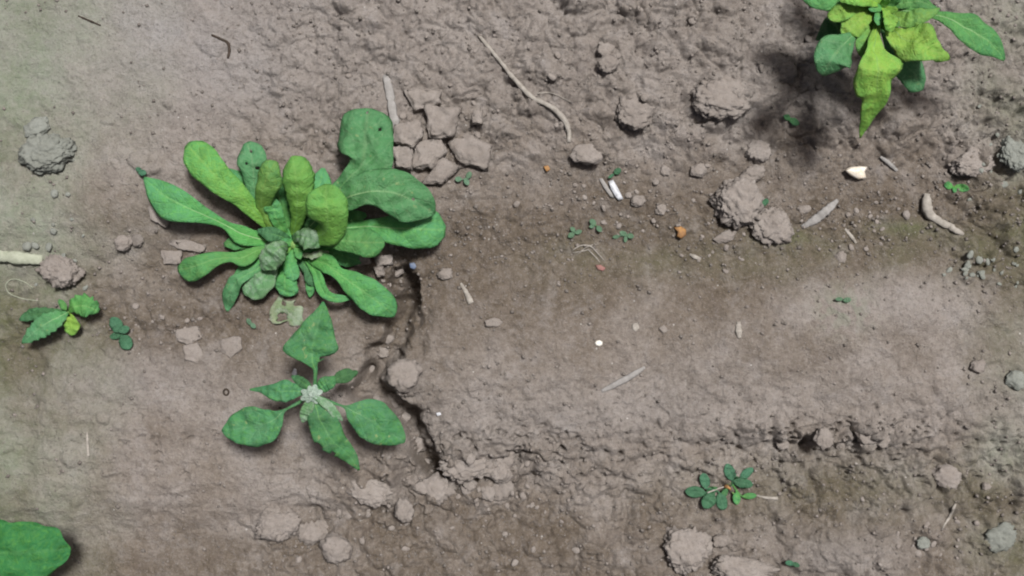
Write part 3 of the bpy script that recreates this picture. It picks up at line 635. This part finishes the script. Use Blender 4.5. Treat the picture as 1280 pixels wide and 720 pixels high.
leaf(A, [(362,320,4,2,2),(352,372,3,4,4),(355,385,4,12,14),(368,397,4,12,12),(378,405,3,3,3)], 'pale', ragged=.4, ripple=.35, rib=None, holes=((.62,.3,.05,.3),(.75,-.5,.06,.3)))
leaf(A, [(366,300,10,3,3),(373,296,16,7,7),(383,298,20,12,12),(393,303,20,10,9),(401,308,18,2,2)], 'mealy', ragged=.1, ripple=.12)
leaf(A, [(375,318,10,2,2),(388,319,12,3,4),(400,317,12,4,4),(411,315,11,1,1)], 'pale', rib=None, ragged=.3)
leaf(A, [(380,318,4,3,3),(394,340,9,6,5),(404,364,13,6,6),(415,372,14,5,5),(428,373,13,4,4),(441,373,11,1,1)], 'mid', fold=.5)
leaf(A, [(378,320,4,2,2),(386,345,6,4,4),(388,362,6,5,5),(387,372,5,1,1)], 'mid', fold=.5)
leaf(A, [(368,304,6,3,3),(352,296,12,6,6),(338,292,14,9,8),(322,288,12,2,2)], 'dark')
leaf(A, [(368,308,5,3,3),(362,330,9,8,7),(366,345,10,8,8),(368,352,9,1,1)], 'mid')
leaf(A, [(372,300,6,3,3),(384,280,12,6,6),(388,265,14,7,7),(390,252,13,1,1)], 'dark')
for i in range(10):
    a = i * 137.5 + 20; d = 7 + 2.0 * i; oval(A, 368 + d * math.cos(math.radians(a)), 306 - d * .9 * math.sin(math.radians(a)), 17 + i, 9 + .3 * i, a + R.uniform(-20, 20), 8, R.choice(('mid', 'fresh', 'dark', 'mid', 'mealy')), 13 - .6 * i, rib='rib', tail=(368, 306, 3), fold=.45, ripple=.2)
stem(A, [(368,306,-6,7),(368,306,3,7.5),(368,306,9,5)], name='root_crown')

for st_ in ([(366,300,3,3,3),(340,270,8,8,8),(300,228,13,14,14),(286,212,12,2,2)], [(366,300,3,3,3),(352,262,10,9,9),(346,232,14,13,12),(344,214,13,2,2)],
            [(372,300,3,3,3),(390,262,10,9,9),(400,228,12,12,12),(404,210,10,2,2)], [(374,302,3,3,3),(410,290,8,9,9),(440,275,11,12,12),(458,268,10,2,2)],
            [(374,306,2,3,3),(410,314,6,9,9),(436,322,8,11,11),(452,328,6,2,2)], [(362,310,2,3,3),(330,326,6,8,8),(308,338,7,10,10),(292,346,5,2,2)],
            [(362,304,2,3,3),(325,296,6,8,8),(298,302,8,10,10),(280,306,6,2,2)], [(370,312,2,3,3),(384,336,6,7,7),(396,352,7,9,9),(404,362,5,2,2)],
            [(366,312,2,3,3),(346,338,5,8,8),(332,352,6,10,9),(322,360,4,2,2)]):
    leaf(A, st_, R.choice(('dark', 'mid', 'mid')), fold=.35, ripple=.22, ragged=.1)
# --- goosefoot
B = plant('goosefoot_weed', 399, 486, 'young goosefoot weed with triangular blue-green leaves and mealy white centre', 'weed')
stem(B, [(399,486,-4,2.4),(397,488,14,2.2),(394,490,30,2),(391,492,46,1.8)])
leaf(B, [(393,489,45,2,2),(394,462,50,3,3),(391,455,51,7,7),(390,446,51,24,22),(390,440,51,35,30),(391,430,52,29,32),(396,410,52,20,23),(401,392,50,10,11),(404,377,48,1,1)], 'goose', pucker=1.0, ripple=.08, fold=.22, curl=.25, holes=((.36,-.75,.025,.2),))
leaf(B, [(390,491,44,2,2),(376,489,46,6,6),(358,489,47,14,14),(340,489,46,10,9),(325,487,43,4,4),(312,487,41,1,1)], 'goose', pucker=1.0, ripple=.08, fold=.28)
leaf(B, [(391,494,42,2,2),(370,505,40,2,2),(354,514,38,2.5,2.5),(345,523,38,13,13),(333,529,37,24,19),(315,533,35,26,25),(295,536,33,18,19),(282,538,31,8,8),(277,538,30,1,1)], 'goose', pucker=1.0, ripple=.06, fold=.2, curl=.15, rib='rib_pale')
leaf(B, [(392,497,46,3,3),(396,512,48,14,12),(403,532,48,22,18),(415,550,46,18,18),(430,563,43,11,13),(440,574,40,8,8),(449,588,37,1,1)], 'goose', pucker=1.0, ripple=.08, fold=.22, holes=((.66,-.85,.03,.2),(.50,-.95,.03,.15)))
leaf(B, [(394,494,42,2,2),(415,503,40,2,2),(432,509,39,2.5,2.5),(441,514,39,14,13),(456,521,38,25,22),(475,533,37,24,24),(492,544,34,17,17),(502,550,32,8,8),(506,553,31,1,1)], 'goose', pucker=1.0, ripple=.06, fold=.2, curl=.2, rib='rib_pale')
leaf(B, [(394,490,36,2,2),(416,478,34,2.5,2.5),(425,472,33,8,8),(437,468,31,8,8),(444,466,30,1,1)], 'dark')
leaf(B, [(392,491,44,3,3),(404,482,46,9,9),(413,476,45,8,8),(418,470,43,1,1)], 'goose', fold=.3)
leaf(B, [(391,495,48,3,3),(384,510,49,8,7),(380,522,47,6,6),(378,528,46,1,1)], 'mealy', rib=None)
leaf(B, [(392,495,50,3,3),(408,506,50,6,5),(420,518,48,5,5),(428,526,46,1,1)], 'mealy', rib=None)
leaf(B, [(391,491,46,2,2),(381,480,47,6,6),(372,474,46,6,5),(364,470,44,1,1)], 'dark', fold=.3)
for i in range(13):
    a = i * 137.5; d = 2 + 9 * math.sqrt(i / 13)
    oval(B, 390 + d * math.cos(math.radians(a)), 493 - d * .75 * math.sin(math.radians(a)), 11, 7, a, 50 + 3 - d * .3, 'powder', 49, name='bud', fold=.5)

# --- lime rosette, upper right
C_ = plant('lime_leaf_weed', 1064, 36, 'tall lime-green leafy weed casting shade on the upper bank', 'weed'); C_['rise'] = 0.9
stem(C_, [(1064,36,-5,6),(1075,28,14,6),(1090,16,38,5),(1102,8,56,4)])
leaf(C_, [(1085,24,28,4,4),(1060,30,44,12,12),(1040,38,50,18,18),(1026,46,46,6,6),(1020,50,44,1,1)], 'dark')
leaf(C_, [(1092,18,40,4,4),(1105,40,46,4,4),(1125,75,50,14,14),(1142,92,48,20,18),(1150,104,44,14,14),(1154,112,40,2,2)], 'blue', fold=.1)
leaf(C_, [(1098,12,50,4,4),(1062,0,66,8,8),(1035,-2,72,16,16),(1015,-4,70,12,12),(1000,-6,66,2,2)], 'mid')
leaf(C_, [(1100,12,48,4,4),(1135,14,58,5,5),(1165,18,64,5,5),(1185,23,68,9,9),(1208,35,70,19,18),(1230,48,68,19,20),(1246,62,62,13,11),(1256,75,56,2,2)], 'mid', fold=.3, curl=.3, rib='rib_pale', ribw=2)
leaf(C_, [(1092,18,50,3,3),(1068,42,72,5,5),(1058,52,78,12,12),(1048,62,82,24,24),(1038,76,82,24,23),(1033,88,78,15,14),(1030,95,74,2,2)], 'blue', fold=.35, curl=.3, rib='rib_pale')
leaf(C_, [(1100,10,50,4,4),(1092,30,60,10,10),(1083,52,66,14,14),(1082,66,64,8,8),(1084,74,62,1,1)], 'yellow')
leaf(C_, [(1100,10,54,4,4),(1080,20,68,12,12),(1064,36,74,15,14),(1056,46,72,6,6),(1053,50,70,1,1)], 'lime', ripple=.2)
leaf(C_, [(1100,8,56,4,4),(1075,8,68,6,6),(1056,13,74,11,10),(1042,18,74,10,9),(1034,19,72,2,2)], 'lime', ripple=.2)
leaf(C_, [(1102,8,50,4,4),(1130,4,58,9,7),(1150,2,60,10,9),(1165,8,58,4,4),(1172,10,56,1,1)], 'mid')
leaf(C_, [(1102,10,55,4,4),(1128,24,66,10,10),(1150,22,70,12,8),(1168,14,68,4,5),(1175,10,66,1,1)], 'yellow')
leaf(C_, [(1100,12,50,5,5),(1116,38,66,10,12),(1135,50,72,25,23),(1155,57,74,26,20),(1170,64,72,20,14),(1180,70,70,9,7),(1187,74,68,1.5,1.5)], 'lime', fold=.1, curl=.3, ripple=.2, ragged=.1, pucker=2)
leaf(C_, [(1100,10,50,5,5),(1096,38,65,6,6),(1092,62,75,14,10),(1097,82,80,34,26),(1096,100,78,24,23),(1096,118,72,17,17),(1088,140,62,11,11),(1080,158,52,6,6),(1075,173,45,1,1)], 'lime', fold=.15, curl=.4, ripple=.22, ragged=.14, pucker=2, n=48, mcol=15)
leaf(C_, [(1102,6,58,4,4),(1088,-2,72,10,10),(1072,-4,80,12,12),(1060,-2,80,8,8),(1050,2,78,1,1)], 'lime')
leaf(C_, [(1104,6,56,4,4),(1120,-30,66,16,16),(1130,-60,70,20,20),(1135,-85,64,2,2)], 'mid')
leaf(C_, [(1102,6,56,4,4),(1085,-35,66,16,16),(1072,-65,70,18,18),(1062,-90,64,2,2)], 'yellow')
leaf(C_, [(1104,8,60,3,3),(1112,20,70,8,8),(1114,32,74,8,8),(1116,40,72,1,1)], 'lime', ripple=.2)

for i in range(9):
    a = i * 137.5 + 60; d = 6 + 2.2 * i; oval(C_, 1103 + d * math.cos(math.radians(a)), 8 - d * .9 * math.sin(math.radians(a)), 18 + i, 10 + .4 * i, a + R.uniform(-20, 20), 60, R.choice(('lime', 'yellow', 'mid', 'lime')), 70, rib='rib', tail=(1102, 8, 54), fold=.4, ripple=.25)
# --- small serrated seedling, left
D = plant('serrated_seedling', 86, 391, 'small seedling with toothed leaves below the blocky pale clod', 'seedling')
stem(D, [(86,391,-3,2.5),(86,391,4,2.3),(86,390,8,1.6)])
leaf(D, [(84,389,5,2,2),(60,392,8,8,8),(42,393,8,9,9),(30,397,6,6,6),(24,400,5,1,1)], 'dark', serr=.18, nser=7)
leaf(D, [(85,390,8,2,2),(76,395,12,9,9),(60,403,15,16,14),(45,413,15,14,12),(34,423,12,7,7),(27,429,9,1,1)], 'blue', serr=.22, nser=8, fold=.3, rib='rib_pale')
leaf(D, [(86,389,8,2,2),(92,384,12,13,10),(103,382,14,16,16),(114,385,13,13,13),(121,388,11,6,6),(124,389,10,2,2)], 'mid', serr=.26, nser=6)
oval(D, 89, 407, 25, 20, -90, 11, 'lime', 8, tail=(86, 391, 7))
oval(D, 78, 381, 16, 9, 125, 11, 'mid', 10, tail=(86, 390, 7))

E_ = plant('dark_seedling', 151, 414, 'tiny dark blue-green seedling with rounded leaves right of the toothed seedling', 'seedling')
oval(E_, 145, 406, 22, 16, 120, 5, 'clover', 6, tail=(151, 414, 2)); oval(E_, 155, 412, 14, 10, 20, 6, 'clover', 6, tail=(151, 414, 2))
oval(E_, 157, 428, 20, 17, -60, 5, 'clover', 6, tail=(151, 414, 2)); oval(E_, 144, 420, 14, 9, 190, 3, 'clover', 3, tail=(151, 414, 2))

# --- clover-like seedling, lower right
F_ = plant('clover_seedling', 907, 608, 'low clover-like seedling with dark blue-green leaflets above the round flat-topped clod', 'seedling')
for (cx, cy, ln, wd, a, h, m) in ((869,615,26,15,175,5,'clover'),(881,601,20,13,105,6,'clover'),(886,626,22,17,235,6,'clover'),(902,627,22,15,285,5,'clover'),
        (912,590,22,14,110,6,'clover'),(933,592,22,11,40,6,'clover'),(929,604,25,13,-10,7,'clover'),(921,623,16,10,270,5,'mid'),(937,620,18,8,5,4,'mid'),
        (906,616,12,8,240,4,'dark'),(918,600,12,7,60,4,'dark'),(890,612,14,9,200,3,'dark')):
    ca, sa = math.cos(math.radians(a)), math.sin(math.radians(a))
    j = (895, 612, 5) if cx < 905 and cy > 595 else (915, 605, 5)
    oval(F_, cx, cy, ln, wd, a, h, m, h + 1, tail=j)
stem(F_, [(907,608,0,1.2),(900,610,4,1.1),(884,616,6,.9)], 'straw'); stem(F_, [(907,608,0,1.2),(912,604,4,1.1),(920,603,6,.9)], 'stem')
stem(F_, [(907,608,0,1.2),(914,614,3,1.1),(921,621,5,.9)], 'stem'); stem(F_, [(907,608,2,2.6),(910,609,4,2.2),(914,612,4,1.5)], 'orange', name='withered_base')

# --- broad leaf of a plant at the lower left
H_ = plant('broad_leaf_plant', -20, 690, 'plant with one broad bright green leaf shading a dark patch of soil', 'plant')
stem(H_, [(-20,690,-4,4),(-35,700,15,3.6),(-60,716,34,3),(-80,722,42,2.6)])
leaf(H_, [(-84,724,42,3,3),(-68,712,45,12,12),(-40,700,47,40,38),(0,692,48,42,46),(40,690,47,34,42),(62,688,45,28,30),(75,687,43,20,21),(83,686,42,11,12),(88,685,41,2,2)], 'big', fold=.06, curl=.12, ripple=.08, n=56, mcol=19, ragged=.07, pucker=1.6)
leaf(H_, [(-60,716,34,3,3),(-80,750,40,18,18),(-100,790,42,26,26),(-120,830,36,2,2)], 'big', fold=.1)

# --- tiny seedlings
def tiny(px, py, lv, label, mat='tiny', group=None):
    p = plant('tiny_seedling', px, py, label, 'seedling', group)
    for (dx, dy, ln, wd, a) in lv: oval(p, px + dx, py + dy, ln, wd, a, 2.2, mat, 2.6, tail=(px, py, .5))
    stem(p, [(px, py, -1.5, .7), (px, py, .5, .7), (px, py, 2, .5)])
tiny(719, 290, ((-5, 4, 9, 7, 210), (4, 0, 9, 6, 20), (-3, -3, 8, 6, 130)), 'pale two-toned tiny seedling above the shredded fibres')
tiny(745, 282, ((-4, -4, 10, 8, 130), (4, 4, 9, 7, -50), (-5, 1, 7, 5, 190)), 'tiny seedling between pale seedling and white plastic strip')
tiny(783, 294, ((-4, -2, 10, 7, 160), (5, 1, 9, 7, -10), (-1, 5, 8, 5, 260), (-13, 2, 9, 5, 190)), 'tiny four-leaf seedling below the little round clods')
tiny(768, 217, ((4, -3, 10, 8, 35), (-4, 3, 9, 4, 215)), 'tiny green seedling touching the top of the white plastic strip', 'clover')
tiny(581, 224, ((-8, 0, 9, 7, 180), (2, 3, 10, 7, -60), (5, -5, 10, 7, 60)), 'tiny grey-green seedling beside the triangular crust plate')
tiny(953, 255, ((2, -2, 13, 9, 30), (-4, 3, 9, 6, 220)), 'tiny green seedling squeezed between the two large clods', 'clover')
tiny(1192, 233, ((-7, -1, 13, 9, 165), (9, 2, 17, 9, -15), (1, 4, 8, 5, 260)), 'two-leaf green seedling below the crusty flat lump', 'mid')
tiny(990, 149, ((3, 3, 14, 9, -30), (-6, -2, 10, 7, 150)), 'tiny dark seedling in the shade of the lime leafy weed', 'dark')
tiny(1056, 375, ((3, 0, 10, 7, 10), (-7, -1, 10, 5, 180)), 'tiny seedling on the mossy patch of the smooth ridge')
tiny(313, 405, ((-2, -3, 9, 6, 120), (3, 2, 9, 6, -40)), 'tiny blue-grey seedling between rosette and goosefoot weed')
tiny(990, 704, ((-3, 0, 11, 7, 170), (5, 2, 10, 6, -20)), 'tiny seedling in a dark crevice right of the broad pale clod', 'clover')
tiny(176, 214, ((2, 2, 10, 8, 0), (-3, -2, 8, 6, 150)), 'tiny seedling touching the tip of the longest left rosette leaf', 'clover')
tiny(437, 470, ((5, -3, 12, 8, 30), (-5, 1, 9, 6, 190)), 'tiny shaded seedling at the edge of the dark cut', 'dark')

# ---------------------------------------------------------------- litter
def litter(name, st, mat, label, cat, flat=.6, n=26, seg=8, wob=.35, group=None):
    """stations px, py, lift mm above the soil, half width px"""
    S = spline(st, n); lid[0] += 1; pts, rad = [], []
    for a in S:
        p = on_soil(a[0] , a[1]); r_ = max(a[3], .4) * PX
        p.z += a[2] * .0006 + r_ * flat * .35; pts.append(p); rad.append(r_)
    for _ in range(2):       # stiff pieces bridge the hollows of the soil
        zs = [p.z for p in pts]
        for i in range(1, n - 1): pts[i].z = max(zs[i], .5 * (zs[i - 1] + zs[i + 1]))
    rad = [q * (1 + wob * mnoise.noise(Vector((i * .6, lid[0] * 3.1, 0)))) for i, q in enumerate(rad)]
    o = bpy.data.objects.new(name, None)
    c = pts[n // 2].copy(); me = tube_mesh([p - c for p in pts], rad, seg, flat)
    return put(name, me, M[mat], None, label, cat, group, loc=c)
litter('pale_root', [(598,44,-1,2.2),(618,68,0,2.4),(640,96,.3,2.8),(665,122,.8,3.2),(690,135,1.2,3.4),(706,152,1.4,3.3),(711,166,1.2,3),(711,178,.6,2.2)], 'straw', 'long pale curved root lying across the upper bank', 'root', .8, 40)
litter('root_hair', [(671,117,.6,.7),(690,117,.8,.6),(714,128,.5,.5)], 'straw', 'hair-thin side root crossing beside the pale curved root', 'root', .9, wob=.1)
litter('dry_stalk', [(482,94,0,4.5),(487,115,.6,5.5),(491,140,.8,5.5),(496,165,.8,6),(500,184,.2,5)], 'straw_grey', 'flattened grey dry stalk between the blistered leaf and crust plates', 'stalk', .35)
litter('bent_stalk', [(1158,243,.4,4.5),(1157,254,1,6.5),(1159,266,1.4,6.5),(1168,274,1.2,5),(1184,283,.8,5),(1203,293,.2,3)], 'straw', 'pale bent dry stalk on the mossy edge of the hollow', 'stalk', .7)
litter('grey_sliver', [(1002,284,0,3),(1018,275,.8,5.5),(1034,262,1,6),(1047,250,.4,2)], 'straw_grey', 'flat grey straw sliver right of the flat-faced clod', 'straw', .3)
litter('straw_piece', [(752,489,.2,2.2),(770,480,.8,3.8),(790,469,.9,3.6),(806,459,.3,1.8)], 'straw_grey', 'grey straw piece lying slanted on the smooth ridge', 'straw', .4)
litter('straw_piece', [(576,354,.2,1.5),(583,366,.6,3.2),(589,379,.3,4)], 'straw', 'short pale straw wedge right of the dark cut', 'straw', .4)
litter('straw_piece', [(923,402,.3,2.5),(923,412,.6,4.2),(924,422,.3,2.5)], 'straw', 'short pale upright straw stub on the smooth ridge', 'straw', .5)
litter('straw_piece', [(1178,660,.1,1.2),(1186,646,.5,1.8),(1194,630,.3,1.8)], 'straw', 'thin straw on the channel floor above the angular clod', 'straw', .6)
litter('straw_piece', [(944,619,.2,1),(958,622,.4,1.8),(972,623,.2,2.2)], 'straw', 'thin pale straw trailing from the clover-like seedling', 'straw', .6)
litter('straw_piece', [(1056,286,.2,1.5),(1064,296,.5,2.4),(1070,304,.2,1.5)], 'straw', 'short straw among the crumbs near the grey sliver', 'straw', .5)
litter('straw_piece', [(862,318,.2,1.5),(868,321,.4,2.8),(876,324,.2,1.6)], 'straw', 'short straw bit on damp soil below the orange fleck', 'straw', .5)
litter('pale_splinter', [(109,540,.3,1),(110,554,.8,2),(111,570,.5,2)], 'straw', 'thin pale splinter standing out on the left smooth ridge', 'splinter', .6)
litter('thick_stalk', [(-40,318,0,7),(0,320,.8,8),(30,323,1,8),(54,325,.3,6)], 'straw_green', 'thick greenish stalk lying left of the blocky clod', 'stalk', .5)
litter('curly_thread', [(48,376,.6,.55),(28,373,1,.55),(12,366,1,.55),(8,356,1,.55),(16,349,1,.55),(30,352,1,.55),(42,360,.4,.5)], 'straw_green', 'curled yellowish thread above the toothed seedling', 'thread', .9, 40, wob=.1)
litter('dark_twig', [(265,44,.2,1.4),(276,49,.4,1.6),(285,54,.5,1.8),(287,63,.4,1.8),(285,73,.2,1.4)], 'twig', 'crooked black twig bit on the smooth upper bank', 'twig', .9)
litter('dark_twig', [(1100,196,.3,2),(1110,204,.6,3.2),(1121,214,.3,2)], 'straw_grey', 'dark short twig right of the white husk', 'twig', .8)
litter('dark_twig', [(98,20,.2,1),(112,26,.4,1.2),(126,32,.2,1)], 'twig', 'thin dark twig on the greenish smooth bank', 'twig', .8)
for k, st in enumerate(([(714,314,.3,0.50),(726,307,1,0.74),(738,308,1.2,0.87),(748,318,.8,0.81),(756,326,.3,0.50)], [(716,316,.3,0.50),(728,314,.8,0.68),(736,312,.8,0.68)], [(722,318,.3,0.50),(733,309,1.3,0.68),(741,306,1.1,0.56)], [(735,312,.6,0.56),(745,322,.9,0.68),(750,328,.3,0.50)])):
    litter('shredded_fibre', st, 'straw', 'pale shredded fibre strand below the tiny seedlings', 'fibre', .6, 16, 6, group='shredded fibres below the tiny seedlings')

def flake(name, outline, mat, label, cat, lift=.8, thick=.5, bend=.8):
    """thin curved flake traced from its outline"""
    cx = sum(p[0] for p in outline) / len(outline); cy = sum(p[1] for p in outline) / len(outline); c = on_soil(cx, cy)
    gz = max(on_soil(x, y).z for x, y in outline)
    c.z = max(c.z, .6 * gz + .4 * c.z); bm = bmesh.new(); n = len(outline); rings = []
    for f in (1.0, .72, .4):
        rings.append([bm.verts.new((((x - cx) * f) * PX, -((y - cy) * f) * PX, .001 * (lift + bend * (1 - f * f) + .25 * mnoise.noise(Vector((x * .3, y * .3, f * 2)))))) for x, y in outline])
    top = bm.verts.new((0, 0, .001 * (lift + bend)))
    for a, b in zip(rings[:-1], rings[1:]):
        for i in range(n): bm.faces.new((a[i], a[(i + 1) % n], b[(i + 1) % n], b[i]))
    for i in range(n): bm.faces.new((rings[-1][i], rings[-1][(i + 1) % n], top))
    bmesh.ops.recalc_face_normals(bm, faces=bm.faces[:])
    me = bpy.data.meshes.new(name); bm.to_mesh(me); bm.free()
    me.polygons.foreach_set('use_smooth', [True] * len(me.polygons))
    o = put(name, me, M[mat], None, label, cat, loc=c); s = o.modifiers.new('thickness', 'SOLIDIFY'); s.thickness = thick * .001; return o
flake('plastic_strip', [(760, 227), (766, 225), (771, 233), (776, 243), (779, 249), (773, 251), (768, 246), (763, 237)], 'white', 'shiny white plastic strip lying in the damp hollow', 'plastic strip', 1, .4, 1.2)
flake('plastic_strip', [(748, 223), (753, 223), (764, 240), (768, 248), (763, 247), (754, 235)], 'straw_grey', 'dull translucent strip lying against the shiny white plastic strip', 'plastic strip', .5, .3, .6)
hk = flake('seed_husk', [(1054, 213), (1062, 209), (1074, 208), (1083, 209), (1080, 215), (1082, 223), (1072, 225), (1062, 220)], 'husk', 'white and tan empty seed husk below the lime leafy weed', 'husk', .8, .5, 2.2)
flake('orange_fleck', [(841, 284), (849, 282), (857, 287), (857, 294), (851, 299), (845, 296), (846, 290)], 'orange', 'crumpled orange-brown petal fleck on the damp hollow floor', 'petal', .6, .5, 1.5)
flake('white_flake', [(365, 467), (368, 460), (371, 461), (372, 468), (368, 470)], 'white', 'tiny white flake beside the top leaf of goosefoot weed', 'flake', .6, .3, .5)
flake('white_seed', [(743, 429), (745, 426), (749, 425), (753, 427), (753, 431), (749, 433), (745, 432)], 'seedw', 'round white flat seed lying on the smooth ridge', 'seed', .5, .6, .9)
flake('red_fleck', [(744, 331), (751, 331), (757, 335), (754, 339), (747, 337)], 'red', 'dull red fleck below the shredded fibres', 'fleck', .4, .3, .5)
flake('red_fleck', [(679, 208), (685, 207), (688, 212), (683, 215)], 'orange', 'tiny rust-red fleck below the pale curved root', 'fleck', .4, .3, .5)
flake('blue_fleck', [(512, 329), (518, 328), (522, 333), (518, 337), (513, 335)], 'blue_bit', 'small blue fleck beside crust plates under the rosette', 'fleck', .5, .4, .5)
flake('white_flake', [(545, 516), (550, 515), (552, 518), (547, 520)], 'white', 'tiny white flake on the ridge right of the dark cut', 'flake', .5, .3, .3)
flake('white_flake', [(551, 596), (557, 595), (559, 599), (553, 600)], 'white', 'tiny white flake on the broken ridge edge clod', 'flake', 1.5, .3, .3)
flake('pale_chip', [(790, 405), (797, 403), (799, 410), (794, 415), (790, 411)], 'straw', 'small tan chip right of the white flat seed', 'chip', .5, .4, .5)
flake('pale_chip', [(823, 410), (830, 406), (835, 413), (829, 417)], 'clod', 'small pale chip on smooth ridge beside the tan chip', 'chip', .5, .4, .5)
sd = on_soil(283, 490)
rp = [sd + Vector((math.cos(a * .5236) * .0016, math.sin(a * .5236) * .0019, .0007)) for a in range(13)]
put('dark_seed_ring', tube_mesh([p - sd for p in rp], [.0006] * 13, 6), M['twig'], None, 'tiny dark ring-shaped seed case left of the goosefoot weed', 'seed case', loc=sd)
